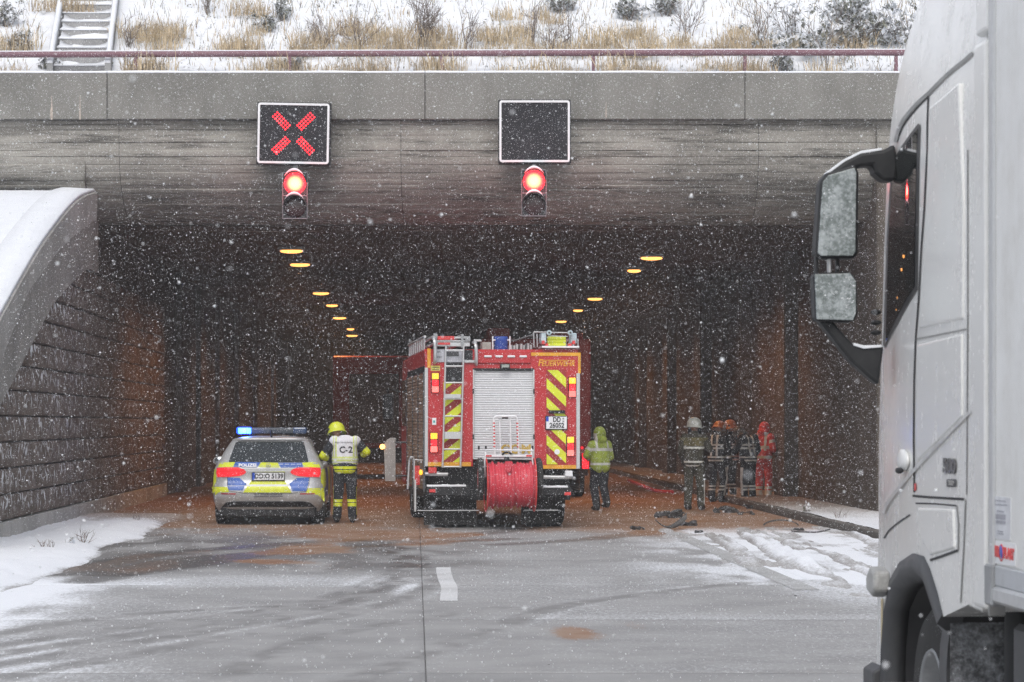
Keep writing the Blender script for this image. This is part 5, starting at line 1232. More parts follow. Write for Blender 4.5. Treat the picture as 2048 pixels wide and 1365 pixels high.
lettering('FERR', hgt, M_REDF, s2, left_mtx(txl - .004, ps[0] + wtot * .285, ps[1], wtot * .36 / (hgt * 2.45)), bold=.003); lettering('PLAST', hgt, M_REDF, s2, left_mtx(txl - .004, ps[0] - wtot * .245, ps[1], wtot * .43 / (hgt * 2.95)), bold=.003)
b = MB(); b.lathe([(-.004, .001), (-.003, .022), (0, .026)], (txl - .003, ps[0] + wtot * .035, ps[1] + .005), 'x', 20); b.build('globe_emblem', M_EUBLUE, s2)
b = MB(); b.lathe([(-.003, .027), (-.003, .031), (0, .031)], (txl - .003, ps[0] + wtot * .035, ps[1]), 'x', 20); b.build('globe_emblem', M_REDF, s2)
# mirrors
M_MIRROR = dirty('snowy_mirror', (.13, .155, .15), (.5, .54, .56), 1.3, .12, 11, (1, 1, .6), snow=.95)
def tprism(name, px, Y, depth, mat, bev=.01, par=None):
    b = MB(); pts = [tz(x, y, Y) for x, y in px]; pts2 = [tz(x, y, Y) + Vector((0, depth, 0)) for x, y in px]; n = len(px)
    b.add(pts + pts2, [tuple(range(n)), tuple(range(2 * n - 1, n - 1, -1))] + [(i, i + n, (i + 1) % n + n, (i + 1) % n) for i in range(n)]); return b.build(name, mat, par or truck, bev, 2)
MY = 12.15
arm = tprism('mirror_arm', [(1640, 372), (1655, 348), (1690, 322), (1722, 306), (1768, 300), (1790, 288), (1798, 330), (1792, 362), (1768, 362), (1750, 346), (1746, 331), (1722, 333), (1700, 345), (1660, 372)], MY + .02, .14, M_SNOWP if False else M_BLACKP, .015)
tprism('arm_snow', [(1640, 368), (1655, 344), (1690, 318), (1722, 302), (1764, 296), (1764, 301), (1722, 308), (1690, 325), (1656, 350)], MY + .03, .1, M_SNOW, .003)
arm2 = tprism('mirror_arm', [(1637, 640), (1664, 640), (1684, 664), (1706, 688), (1728, 695), (1768, 693), (1764, 724), (1758, 770), (1740, 757), (1700, 720)], MY + .02, .12, M_BLACKP, .012)
tprism('arm_snow', [(1706, 686), (1728, 691), (1764, 690), (1764, 695), (1728, 698), (1708, 692)], MY + .01, .11, M_SNOW, .003)
mir = tprism('mirror_housing', [(1641, 362), (1654, 346), (1711, 329), (1718, 345), (1716, 506), (1709, 517), (1640, 517), (1631, 508)], MY - .02, .13, M_BLACKP, .02); tprism('mirror_glass', [(1646, 364), (1657, 351), (1709, 336), (1713, 346), (1711, 504), (1706, 512), (1642, 512), (1636, 506)], MY - .028, .02, M_MIRROR, .003, mir)
mir = tprism('mirror_housing', [(1627, 546), (1702, 543), (1715, 560), (1716, 628), (1709, 645), (1631, 643)], MY - .02, .13, M_BLACKP, .02); tprism('mirror_glass', [(1630, 549), (1700, 547), (1712, 562), (1712, 626), (1706, 641), (1634, 639)], MY - .028, .02, M_MIRROR, .003, mir)
for x in (1634, 1660, 1676): tprism('mirror_link', [(x - 3, 510), (x + 3, 510), (x + 3, 550), (x - 3, 550)], MY + .03, .05, M_BLACKP if x != 1660 else M_ALU, .004)
p = tz(1752, 1163, 12.2); b = MB(); b.prism([(p.y - .10, p.z + .05), (p.y + .02, p.z + .07), (p.y + .11, p.z + .02), (p.y + .10, p.z - .05), (p.y - .02, p.z - .07), (p.y - .11, p.z - .04)], p.x - .03, p.x + .05, 0, 'yz'); ind = b.build('side_indicator', dirty('snowy_lamp', (.3, .3, .29), (.6, .6, .6), .9, .4, 8), truck, .022, 3)
tdec('warning_strip', [(1763, 1198), (1767, 1198), (1766, 1318), (1763, 1318)], plain('yellowish_strip', (.5, .4, .2), .5), .006)
tprism('front_step', [(1745, 1345), (1766, 1332), (1766, 1560), (1745, 1560)], 12.3, .25, M_GREYP, .01)
for z in (478, 535, 590): p = tz(1752, 450 + (z) * .366, 12.3) ; b = MB(); b.ell(p, (.025, .03, .012)); b.build('trim_fin', M_BLACKP, truck)
b = MB(); b.box(.1, 2.4, .12, .2, 1.9, 2.9); b.build('windscreen', M_GLASS, truck) if False else None

# ================================================================== PEOPLE
def capsule(m, p0, p1, r0, r1, mat=0, n=12):
    p0, p1 = Vector(p0), Vector(p1); d = p1 - p0; L = d.length or 1e-6; d = d / L
    a = Vector((0, 0, 1)) if abs(d.z) < .9 else Vector((0, 1, 0)); e1 = d.cross(a).normalized(); e2 = e1.cross(d).normalized(); rings = []
    def ring(c, r): rings.append([c + (e1 * math.cos(2 * math.pi * k_ / n) + e2 * math.sin(2 * math.pi * k_ / n)) * r for k_ in range(n)])
    for t in (80, 55, 28): ring(p0 - d * r0 * math.sin(R(t)), r0 * math.cos(R(t)))
    for t in (0, .33, .66, 1): ring(p0 + d * L * t, r0 + (r1 - r0) * t)
    for t in (28, 55, 80): ring(p1 + d * r1 * math.sin(R(t)), r1 * math.cos(R(t)))
    m.rings(rings)
def remesh(m, name, mats, parent, voxel, slot=None, smooth=4):
    o = m.build('tmp', M_SKIN, None); md = o.modifiers.new('r', 'REMESH'); md.mode = 'VOXEL'; md.voxel_size = voxel
    md2 = o.modifiers.new('s', 'SMOOTH'); md2.factor = .5; md2.iterations = smooth
    me = bpy.data.meshes.new_from_object(o.evaluated_get(bpy.context.evaluated_depsgraph_get())); bpy.data.objects.remove(o); me.name = name; me.materials.clear()
    for x in mats: me.materials.append(x)
    me.polygons.foreach_set('use_smooth', [True] * len(me.polygons))
    if slot:
        n = len(me.polygons); c = np.zeros(n * 3); me.polygons.foreach_get('center', c); c = c.reshape(-1, 3); nn = np.zeros(n * 3); me.polygons.foreach_get('normal', nn)
        me.polygons.foreach_set('material_index', slot(c, nn.reshape(-1, 3)).astype(np.int32))
    o = bpy.data.objects.new(name, me); COL.objects.link(o); o.parent = parent; return o
def V(*a): return Vector(a)
def seg_t(c, a, b):
    a = np.array(a); b = np.array(b); d = b - a; t = ((c - a) @ d) / (d @ d); q = a + np.clip(t, 0, 1)[:, None] * d; return t, np.linalg.norm(c - q, axis=1)
def person(label, loc, rz, H=1.78, pose=None, jacket=(M_NAVY, []), trousers=(M_NAVY, []), helmet=None, hood=None, vest=None, cat='person', group=None, glove=M_GLOVE, scale=1.0):
    t = thing('person', label, cat, loc, rz, group)
    J = dict(pel=V(0, 0, .95), chest=V(0, .0, 1.28), neck=V(0, .01, 1.47), head=V(0, .03, 1.63), hL=V(-.095, 0, .92), hR=V(.095, 0, .92), kL=V(-.115, .03, .50), kR=V(.115, .03, .50), aL=V(-.125, -.01, .09), aR=V(.125, -.01, .09),
             sL=V(-.185, 0, 1.41), sR=V(.185, 0, 1.41), eL=V(-.27, -.03, 1.14), eR=V(.27, -.03, 1.14), wL=V(-.25, .14, .93), wR=V(.25, .14, .93), fwd=V(0, 1, 0))
    J.update(pose or {}); s = H / 1.78
    for k_ in J:
        if k_ != 'fwd': J[k_] = J[k_] * s
    # continuous body with face and five fingered hands
    m = MB(); hd = J['head']; fw = J['fwd'].normalized(); rt = fw.cross(V(0, 0, 1)).normalized(); up = rt.cross(fw)
    m.ell(hd, (.078, .095, .115)); m.ell(hd + fw * .04 - up * .05, (.055, .06, .07)); capsule(m, hd + fw * .092 + up * .0, hd + fw * .112 - up * .028, .011, .017)
    for q in (-1, 1): m.ell(hd + rt * q * .08 - up * .01, (.012, .02, .03)); m.ell(hd + fw * .088 + rt * q * .032 + up * .022, (.014, .012, .01))
    m.ell(hd + fw * .098 - up * .062, (.024, .012, .01))
    capsule(m, J['neck'] - V(0, 0, .04), hd - V(0, 0, .06), .058, .055); m.ell(J['chest'], (.16, .10, .22)); m.ell((J['pel'] + J['chest']) / 2, (.13, .09, .2)); m.ell(J['pel'], (.145, .10, .12))
    for q in 'LR':
        capsule(m, J['chest'] + (J['s' + q] - J['chest']) * .5, J['s' + q], .07, .055); capsule(m, J['s' + q], J['e' + q], .05, .038); capsule(m, J['e' + q], J['w' + q], .038, .027)
        capsule(m, J['h' + q], J['k' + q], .08, .052); capsule(m, J['k' + q], J['a' + q], .05, .036); capsule(m, J['a' + q] - V(0, .03, .03), J['a' + q] + V(0, .15, -.045), .036, .03)
        d = (J['w' + q] - J['e' + q]).normalized(); sd = d.cross(V(0, 0, 1)); sd = (sd if sd.length > .1 else V(1, 0, 0)).normalized(); pn = sd.cross(d); w = J['w' + q]; palm = w + d * .055
        capsule(m, w + d * .015, w + d * .085, .026, .034)
        for i, (off, ln) in enumerate(((-.031, .068), (-.011, .078), (.011, .074), (.030, .058))):
            b0 = w + d * .095 + sd * off; b1 = b0 + d * ln * .55 - pn * .012; b2 = b1 + d * ln * .3 - pn * .035; capsule(m, b0 - d * .02, b1, .0095, .009, n=8); capsule(m, b1, b2, .009, .0075, n=8)
        tb = w + d * .035 - sd * .03; capsule(m, tb, tb + d * .03 - sd * .03 - pn * .01, .012, .010, n=8); capsule(m, tb + d * .03 - sd * .03 - pn * .01, tb + d * .065 - sd * .036 - pn * .025, .010, .008, n=8)
    def bslot(c, n): return np.where(np.minimum(np.linalg.norm(c - np.array(J['wL']), axis=1), np.linalg.norm(c - np.array(J['wR']), axis=1)) < .2, 1, np.where(c[:, 2] > J['neck'].z - .02, 0, 2))
    remesh(m, 'body', [M_SKIN, glove, M_NAVY], t, .0075, bslot, 2)
    # jacket
    jm, stripes = jacket; m = MB(); m.ell(J['chest'] + V(0, 0, .02), (.205, .145, .22)); capsule(m, J['chest'] - V(.05, 0, .05), J['pel'] + V(-.05, -.01, .0), .15, .155); capsule(m, J['chest'] - V(-.05, 0, .05), J['pel'] + V(.05, -.01, .0), .15, .155)
    capsule(m, J['chest'] + V(0, 0, .1), J['neck'] + V(0, 0, .0), .11, .085)
    for q in 'LR':
        capsule(m, J['chest'] + (J['s' + q] - J['chest']) * .45, J['s' + q], .11, .085); capsule(m, J['s' + q], J['e' + q], .085, .068); capsule(m, J['e' + q], J['w' + q], .068, .052)
    if hood: m.ell(J['head'] + V(0, -.015, .01), (.125, .135, .15)); m.ell(J['neck'] + V(0, -.04, .04), (.13, .12, .1))
    mats = [jm] + [x[0] for x in stripes]
    def jslot(c, n):
        r = np.zeros(len(c)); dt = [seg_t(c, J['s' + q], J['e' + q]) for q in 'LR'] + [seg_t(c, J['e' + q], J['w' + q]) for q in 'LR']
        arm_ = np.min([d for _, d in dt], axis=0) < .078; tor = ~(arm_ & (np.abs(c[:, 0] - J['pel'].x) > .17))
        for i, (_, fn) in enumerate(stripes): r = np.where(fn(c, n, tor, dt, J), i + 1, r)
        return r
    jk = remesh(m, 'jacket', mats, t, .012, jslot)
    # trousers
    tm, ts = trousers; m = MB(); m.ell(J['pel'] - V(0, 0, .02), (.17, .135, .16))
    for q in 'LR': capsule(m, J['h' + q], J['k' + q], .112, .088); capsule(m, J['k' + q], J['a' + q] + V(0, 0, .02), .085, .078)
    def tslot(c, n):
        r = np.zeros(len(c))
        for i, (_, fn) in enumerate(ts): r = np.where(fn(c, n, J), i + 1, r)
        return r
    remesh(m, 'trousers', [tm] + [x[0] for x in ts], t, .012, tslot)
    m = MB()
    for q in 'LR': capsule(m, J['a' + q] + V(0, 0, .09), J['a' + q] - V(0, .02, .02), .068, .06); capsule(m, J['a' + q] - V(0, .03, .035), J['a' + q] + V(0, .16, -.04), .052, .045)
    remesh(m, 'boots', [M_BOOT], t, .012)
    if helmet:
        m = MB(); c = hd + up * .035 - fw * .01; prof_ = [(-.075, .165), (-.06, .168), (-.05, .142), (.0, .146), (.05, .136), (.09, .112), (.12, .075), (.135, .03), (.137, .001)]
        m.lathe(prof_, (0, 0, 0), 'z', 28); hm = m.build('helmet', helmet, t); hm.matrix_local = Matrix.Translation(c) @ up.to_track_quat('Z', 'Y').to_matrix().to_4x4()
        m = MB(); m.rings([[(.15 * math.sin(a), -.15 * math.cos(a), z) for z in (-.06, -.10, -.19)] for a in np.linspace(R(-80), R(80), 14)], closed=False, caps=False); nf = m.build('neck_flap', M_NAVY, hm)
        m = MB(); m.cyl((.13, .02, .0), (.155, .02, .0), .02, 10); m.build('helmet_knob', M_BLACKF, hm)
    return t, J
def tband(z0, z1): return lambda c, n, tor, dt, J: tor & (c[:, 2] > z0) & (c[:, 2] < z1)
def aband(lo, hi, part=(2, 3)): return lambda c, n, tor, dt, J: np.any([(dt[k_][0] > lo) & (dt[k_][0] < hi) & (dt[k_][1] < .095) & (dt[k_][1] < dt[k_ ^ 2 if k_ ^ 2 < 4 else k_][1] + .03) for k_ in part], axis=0) & ~tor
def vband(x0, w, z0, z1, back=None): return lambda c, n, tor, dt, J: tor & (np.abs(np.abs(c[:, 0]) - x0) < w) & (c[:, 2] > z0) & (c[:, 2] < z1)
def lband(z0, z1): return lambda c, n, J: (c[:, 2] > z0) & (c[:, 2] < z1)
def lside(z0, z1, w=.022): return lambda c, n, J: (c[:, 2] > z0) & (c[:, 2] < z1) & (np.abs(n[:, 1]) < .38) & (n[:, 0] * c[:, 0] > 0)
def lor(*f): return lambda *a: np.any([g(*a) for g in f], axis=0)

# commander with the C-2 vest
P = gnd(690, 1046)
p1, J1 = person('person in a white C-2 vest and lime yellow helmet standing beside the police car', P, R(2), 1.76,
    dict(head=V(-.15, .12, 1.57), neck=V(-.04, .06, 1.45), chest=V(0, .02, 1.27), fwd=V(-.35, .85, -.35), eL=V(-.385, .02, 1.15), eR=V(.375, .02, 1.22), wL=V(-.2, .24, 1.06), wR=V(.18, .26, 1.10), aL=V(-.14, 0, .09), aR=V(.13, 0, .09)),
    (M_NAVY, [(M_REFLY, lor(tband(.845, .905), tband(.92, .97))), (M_REFLY, lambda c, n, tor, dt, J: np.any([(dt[k_][0] < .34) & (dt[k_][1] < .1) & (dt[k_ - 2][0] > .74) for k_ in (2, 3)], axis=0) & ~tor)]),
    (M_NAVY, [(M_REFLY, lor(lband(.285, .345), lband(.355, .40))), (M_REFLY, lside(.14, .62))]), helmet=M_HELMY)
m = MB(); m.ell(J1['chest'] + V(0, 0, .02), (.222, .165, .235)); capsule(m, J1['chest'] - V(.055, 0, .03), J1['chest'] + V(-.055, -.01, -.19), .165, .175); capsule(m, J1['chest'] - V(-.055, 0, .03), J1['chest'] + V(.055, -.01, -.19), .165, .175)
for q in 'LR': capsule(m, J1['chest'] + (J1['s' + q] - J1['chest']) * .45, J1['chest'] + (J1['s' + q] - J1['chest']) * .95, .128, .105)
def vslot(c, n):
    z = c[:, 2]; x = np.abs(c[:, 0]); bt = np.any([(z > a) & (z < b_) for a, b_ in ((1.0, 1.03), (1.05, 1.08), (1.10, 1.13))], axis=0)
    return np.where(bt | ((x > .135) & (x < .165) & (z > 1.1)) | ((x > .185) & (x < .2) & (z > 1.1)), 1, 0)
vst = remesh(m, 'vest', [M_VEST, M_VESTY], p1, .012, vslot)
vb = bvh_of(vst)
def on_back(txt, size, x, z, mat, par, **k_):
    me = text_mesh(txt, size, **k_); mt = rear_mtx(x, 0, z)
    for v in me.vertices:
        q = mt @ v.co; h, _, _, _ = vb.ray_cast(Vector((q.x, -1, q.z)), Vector((0, 1, 0))); v.co = Vector((q.x, (h.y if h else -.17) - .004, q.z))
    return link_mesh('lettering', me, mat, par)
on_back('C-2', .15, .02, 1.245, M_BLACKF, vst, bold=.004); on_back('Abschnittsleiter', .05, -.01, 1.375, M_BLACKF, vst)

# hooded person in lime jacket
P = gnd(1200, 1021)
SLV = lor(tband(1.16, 1.215), tband(.885, .935), aband(.25, .5), aband(.3, .55, (0, 1)), vband(.12, .022, 1.2, 1.5))
p2, _ = person('person in a hooded lime high visibility jacket walking beside the shuttered fire engine', P, R(25), 1.62,
    dict(kL=V(-.1, .1, .5), aL=V(-.1, -.05, .09), kR=V(.11, .06, .52), aR=V(.1, -.12, .15), eL=V(-.3, .06, 1.18), wL=V(-.12, .26, 1.1), eR=V(.27, .02, 1.14), wR=V(.18, .25, 1.05), fwd=V(-.3, 1, -.2)),
    (M_LIME, [(M_REFL, SLV)]), (M_NAVY, []), hood=True)
# firefighters on the right
FFJ = lambda base: (base, [(M_REFL, lor(tband(1.15, 1.185), tband(1.215, 1.25), tband(.885, .92), tband(.95, .985), vband(.065, .02, 1.0, 1.45), aband(.5, .75)))])
FFT = (M_NAVY, [(M_REFL, lor(lband(.26, .295), lband(.33, .365), lside(.15, .75)))])
P = gnd(1388, 1021); person('person in olive fire gear and a pale grey helmet nearest the heap of wreckage', P, R(-20), 1.8, dict(eR=V(.3, .06, 1.18), wR=V(.2, .3, 1.22), aR=V(.15, -.03, .09), kR=V(.13, .02, .5), fwd=V(.25, 1, -.1)),
    (M_OLIVE, [(M_SAND, tband(1.26, 1.42)), (M_REFL, lor(tband(1.2, 1.24), tband(.93, .965), tband(.86, .885)))]), (M_OLIVE, [(M_REFL, lside(.12, .62))]), helmet=M_HELMG)
P = gnd(1434, 1005); person('person in dark fire gear with orange helmet, left one of the orange helmeted pair', P, R(-30), 1.78, dict(eL=V(-.3, .08, 1.2), wL=V(-.25, .3, 1.25), fwd=V(.1, 1, -.5), head=V(.0, .12, 1.58), neck=V(0, .06, 1.45), kR=V(.12, .1, .52), aR=V(.13, -.08, .09)), FFJ(M_NAVY), FFT, helmet=M_HELMO)
P = gnd(1462, 1001); person('person in dark fire gear with orange helmet, right one of the orange helmeted pair', P, R(65), 1.76, dict(fwd=V(-.1, 1, -.2), eR=V(.3, .1, 1.2), wR=V(.12, .34, 1.2), kL=V(-.1, .09, .5), aL=V(-.12, .12, .09)), FFJ(M_NAVY), FFT, helmet=M_HELMO)
P = gnd(1497, 1005); person('person in dark fire gear with a grey helmet half hidden behind the person in red', P, R(40), 1.76, dict(fwd=V(-.4, 1, -.6), head=V(-.08, .2, 1.48), neck=V(-.03, .13, 1.39), chest=V(0, .06, 1.24), eL=V(-.28, .15, 1.1), wL=V(-.18, .4, 1.05)), FFJ(M_NAVY), FFT, helmet=M_GREYP)
P = gnd(1527, 1002); person('person in a red hooded suit with white reflective bands and white trouser cuffs', P, R(-35), 1.76, dict(wR=V(.12, .25, 1.1), wL=V(-.2, .2, 1.0), fwd=V(.2, 1, -.3), head=V(.0, .06, 1.6)),
    (M_REDCLOTH, [(M_REFL, lor(tband(1.14, 1.2), tband(.93, .99), vband(.11, .026, 1.1, 1.5), aband(.25, .5, (0, 1))))]), (M_REDCLOTH, [(M_REFL, lor(lband(.13, .24), lband(.26, .32)))]), hood=True)

# ================================================================== DEBRIS
def debris(name, lab, px, py, cat='car part', group=None, rz=0): return thing(name, lab, cat, gnd(px, py), rz, group)
t = debris('bumper_piece', 'torn dark bumper piece with one end curled up lying on the sandy road', 1338, 1060)
m = MB(); sec = []
for i in range(13):
    u = i / 12; x = -.22 + .5 * u; z = .26 * (1 - u * 2) ** 2 * (.6 if u > .5 else .5); w = .01 + .055 * sst(.25, .8, u); sec.append([(x, -w, z + .02), (x, w, z + .02), (x, w * .7, z + .03 + w * 1.4), (x, -w * .7, z + .03 + w * 1.4)])
m.rings(sec); m.build('shell', M_DEBRIS, t)
t = debris('wheel_arch_liner', 'thin dark arch of a wheel liner lying in snow near the kerb', 1562, 1054)
m = MB(); sec = []
for a in np.linspace(R(12), R(168), 14): c_, s_ = math.cos(a), math.sin(a); sec.append([(.30 * c_, -.06, .12 * s_), (.30 * c_, .1, .12 * s_), (.285 * c_, .1, .10 * s_), (.285 * c_, -.06, .10 * s_)])
m.rings(sec); m.build('shell', M_DEBRIS, t)
t = debris('splinter_strip', 'long thin dark trim strip lying in the snow beside the kerb', 1622, 1067); m = MB(); m.tube(catmull([(-.3, 0, .03), (-.1, .03, .02), (.1, -.02, .02), (.3, .05, .06)], 4), [.012] * 13, 5); m.build('strip', M_DEBRIS, t)
def lump(lab, px, py, sc, seed, name='wreckage', group='heap of broken car parts on the road'):
    r = random.Random(seed); t = debris(name, lab, px, py, 'wreckage', group)
    for k_ in range(6):
        m = MB(); M_ = Matrix.Translation((r.uniform(-.3, .3) * sc, r.uniform(-.3, .3) * sc, r.uniform(.02, .07) * sc)) @ Matrix.Rotation(r.uniform(0, 6), 4, 'Z') @ Matrix.Rotation(r.uniform(-.9, .9), 4, 'X') @ Matrix.Rotation(r.uniform(-.6, .6), 4, 'Y')
        w, d, h_ = r.uniform(.08, .25) * sc, r.uniform(.05, .18) * sc, r.uniform(.01, .045) * sc
        sec = [[M_ @ Vector((x, y * (1 - .5 * u) + r.uniform(-.02, .02) * sc, z + .06 * sc * math.sin(u * 3))) for x, y, z in ((-w + 2 * w * u, -d, -h_), (-w + 2 * w * u, d, -h_), (-w + 2 * w * u, d, h_), (-w + 2 * w * u, -d, h_))] for u in (0, .3, .6, 1)]
        m.rings(sec, smooth=False); m.build('broken_shell', M_DEBRIS if k_ % 3 else M_GREYP, t)
    m = MB(); m.tube(catmull([(r.uniform(-.3, .3) * sc, r.uniform(-.3, .3) * sc, r.uniform(.03, .2) * sc) for q in range(5)], 4), .012 * min(1, sc * 1.5), 5); m.build('bent_rod', M_DEBRIS, t)
lump('dark heap of broken car parts in front of the grey helmeted firefighter', 1345, 1036, .8, 1); lump('dark broken car part at the feet of the orange helmeted pair', 1452, 1026, .65, 2); lump('low scatter of grey splinters left of the helmeted firefighter', 1378, 1052, .42, 3)
lump('small dark shard on the snow below the torn bumper piece', 1398, 1066, .2, 4); lump('flat dark shard on the road right of the fire engine', 1275, 1060, .32, 5); lump('pale broken plate lying beside the kerb end', 1598, 1062, .25, 6); lump('dark broken part close to the kerb where it leaves the tunnel', 1490, 1030, .42, 7); lump('dark shard under the right hand firefighters near the kerb', 1500, 1018, .4, 17)
lump('tiny black bit lying on the bare road in front of the camera', 1098, 1330, .018, 8); lump('thin black splinter on the road beside the snow ruts', 1592, 1192, .04, 9)
t = debris('fire_hose', 'thin red hose running over the tunnel floor behind the lime jacket', 1300, 985, 'hose'); g = t.location
m = MB(); m.tube(catmull([at(1258, 962, 66) - g + V(0, 0, 0), at(1285, 972, 62) - g, at(1312, 982, 62) - g, at(1345, 993, 61) - g + V(0, 0, .1)], 5), .04, 6); m.build('hose', M_HOSE, t)
lp = thing('hand_lamp', 'small lit hand lamp standing on the ground by the firefighters', 'lamp', gnd(1423, 995)); b = MB(); b.cyl((0, 0, 0), (0, 0, .1), .05, 12); b.build('case', M_BLACKP, lp); b = MB(); b.ell((0, -.04, .14), (.05, .03, .04)); b.build('lens', emit('white_lamp_lens', (1, .9, .7), 8), lp)

# ================================================================== PLANTS
def blade_tuft(seed, n, h, spread, mat=M_GRASS):
    r = random.Random(seed); vs = []; fs = []
    for i in range(n):
        a = r.uniform(0, 6.283); d = spread * r.random() ** .7 * .5; bx, by = d * math.cos(a) * .8, d * math.sin(a) * .8; hh = h * r.uniform(.2, 1.1); ln = r.gauss(0, .45); la = r.uniform(0, 6.283); w = r.uniform(.004, .009)
        c_, s_ = math.cos(la), math.sin(la); mx, my = bx + c_ * ln * hh * .35, by + s_ * ln * hh * .35; tx, ty = bx + c_ * ln * hh * 1.1, by + s_ * ln * hh * 1.1; pa = r.uniform(0, 3.14); px, py = math.cos(pa) * w, math.sin(pa) * w; b = len(vs)
        vs += [(bx - px, by - py, -.05), (bx + px, by + py, -.05), (mx + px * .8, my + py * .8, hh * .55), (mx - px * .8, my - py * .8, hh * .55), (tx, ty, hh * (1 - .35 * abs(ln)))]; fs += [(b, b + 1, b + 2, b + 3), (b + 3, b + 2, b + 4)]
    me = bpy.data.meshes.new('grass_blades'); me.from_pydata(vs, [], fs); me.materials.append(mat); return me
M_GRASS2 = plain('pale_dry_grass', (.52, .42, .28), .9, var=.4, scale=5)
tufts = [blade_tuft(i, 95 + 18 * i, .40 + .04 * i, .75 + .1 * i, M_GRASS if i % 2 else M_GRASS2) for i in range(6)]
rr_ = random.Random(3)
def slope_at(px, py):
    """the point of the hillside seen at a photo pixel"""
    lo, hi = 48.6, 58.0
    for _ in range(40):
        Y = (lo + hi) / 2; X = (px - CX) / F * Y; z = CAMZ - (py - HZ) / F * Y
        if float(hill(X, Y)) > z: hi = Y
        else: lo = Y
    Y = (lo + hi) / 2; X = (px - CX) / F * Y; return Vector((X, Y, float(hill(X, Y))))
spots = [(275, 60), (300, 70), (330, 82), (455, 95), (480, 82), (500, 60), (345, 55), (620, 85), (640, 70), (600, 92), (700, 75), (690, 60), (720, 92), (760, 80), (775, 62), (795, 90), (740, 50), (850, 60), (880, 85), (900, 92), (975, 95), (985, 70), (1030, 70), (1020, 95), (1040, 55), (1060, 92), (1090, 95), (1150, 92), (1215, 88), (1230, 70), (1250, 95), (1290, 75), (1310, 92), (1355, 80), (1370, 95), (1400, 92), (1420, 88), (1460, 78), (1480, 65), (1510, 95), (1530, 85), (1600, 90), (1710, 75), (1690, 85), (35, 92), (45, 80), (110, 12), (150, 10), (1100, 30), (1470, 55),
         (490, 140), (560, 128), (620, 138), (690, 130), (720, 142), (745, 128), (850, 138), (880, 130), (1010, 140), (1090, 130), (1150, 138), (1220, 135), (1240, 142), (1300, 130), (1400, 138), (1420, 130), (1460, 140), (1530, 135), (285, 128), (300, 138), (1640, 136), (1000, 20), (520, 20), (20, 135), (1180, 100), (1270, 60)]
tl_ = []
for i, (px, py) in enumerate(spots):
    for q in range(2 if i % 3 == 0 else 1):
        p = slope_at(px + rr_.uniform(-14, 14) * (1 + q), py + 14 + rr_.uniform(-6, 8)); v = rr_.randrange(6); t = bpy.data.objects.new('grass_tuft', tufts[v]); COL.objects.link(t); s = rr_.uniform(.6, 1.1); t.location = p; t.rotation_euler = (0, 0, rr_.uniform(0, 6.28)); t.scale = (s * 1.2, s, s * .9)
        tl_.append((CX + F * p.x / p.y, HZ - F * (p.z - CAMZ) / p.y, 'tan' if v % 2 else 'pale', t))
ORD = 'first second third fourth fifth sixth seventh eighth ninth tenth eleventh twelfth thirteenth fourteenth fifteenth sixteenth seventeenth eighteenth nineteenth twentieth twenty-first twenty-second twenty-third twenty-fourth'.split()
posts = [272, 579, 884, 1187, 1490, 1792]
zones = {}
for e_ in tl_:
    zones.setdefault((sum(e_[0] > q for q in posts), e_[1] > 122), []).append(e_)
for (z_, low), L_ in zones.items():
    where = 'left of the first rail post' if z_ == 0 else 'right of the last rail post' if z_ > 5 else 'between the %s and %s rail posts' % (ORD[z_ - 1], ORD[z_])
    for k_, e_ in enumerate(sorted(L_, key=lambda e: e[0])):
        tag(e_[3], '%s grass tuft %s the handrail, %s from left %s' % (e_[2], 'below' if low else 'above', ORD[min(k_, 23)], where), 'grass tuft', 'dry grass tufts on the snowy slope')
def twigs(m, r, base, d, L, rad, depth, up=.25, leaf=None):
    pts = [Vector(base)]; dd = Vector(d).normalized()
    for i in range(4): dd = (dd + Vector((r.gauss(0, .13), r.gauss(0, .13), r.gauss(0, .1) + up * .2))).normalized(); pts.append(pts[-1] + dd * L / 4)
    m.tube(pts, [rad * (1 - .2 * i) for i in range(5)], 4, 0, False)
    if leaf is not None:
        for q in pts[2:]:
            if r.random() < leaf: leaves(m, r, q, 2)
    if depth:
        for i in (1, 2, 3):
            for q in range(r.choice((1, 1, 2))): twigs(m, r, pts[i], dd + Vector((r.gauss(0, .55), r.gauss(0, .55), r.gauss(.1, .3))), L * r.uniform(.35, .6), rad * .6, depth - 1, up, leaf)
def leaves(m, r, c, n, size=.05):
    for _ in range(n):
        M_ = Matrix.Translation(c + Vector((r.gauss(0, .03), r.gauss(0, .03), r.gauss(0, .03)))) @ Matrix.Rotation(r.uniform(0, 6.28), 4, 'Z') @ Matrix.Rotation(r.gauss(.4, .5), 4, 'X'); s = size * r.uniform(.5, 1.1)
        m.add([M_ @ Vector(p) for p in ((0, -s, 0), (s * .5, 0, .1 * s), (0, s, 0), (-s * .5, 0, .1 * s))], [(0, 1, 2, 3)], 1 if r.random() < .42 else 2)
def shrub(lab, px, py, n, L, fan, seed, leaf=None, rad=.009, name='bare_shrub', cat='shrub', depth=2, loc=None):
    r = random.Random(seed); m = MB()
    if leaf: n = max(4, int(n * .65)); L *= .75
    for i in range(n):
        a = r.uniform(0, 6.283); f = fan * r.uniform(.2, 1); twigs(m, r, (r.gauss(0, .05), r.gauss(0, .05), -.05), (math.cos(a) * f, math.sin(a) * f, 1), L * r.uniform(.6, 1.05), rad, depth, leaf=leaf)
    o = m.build(name, [M_TWIG, M_LEAF, M_SNOW], None, fix=False); o.location = loc if loc is not None else slope_at(px, py); tag(o, lab, cat, 'bare shrubs and brambles on the slope'); return o
shrub('large bare fan shaped shrub above the gap between the two lane signs', 845, 92, 16, 1.15, .55, 1, rad=.011)
shrub('arching bare bramble above the lane sign with the red cross', 640, 96, 9, .8, .8, 2)
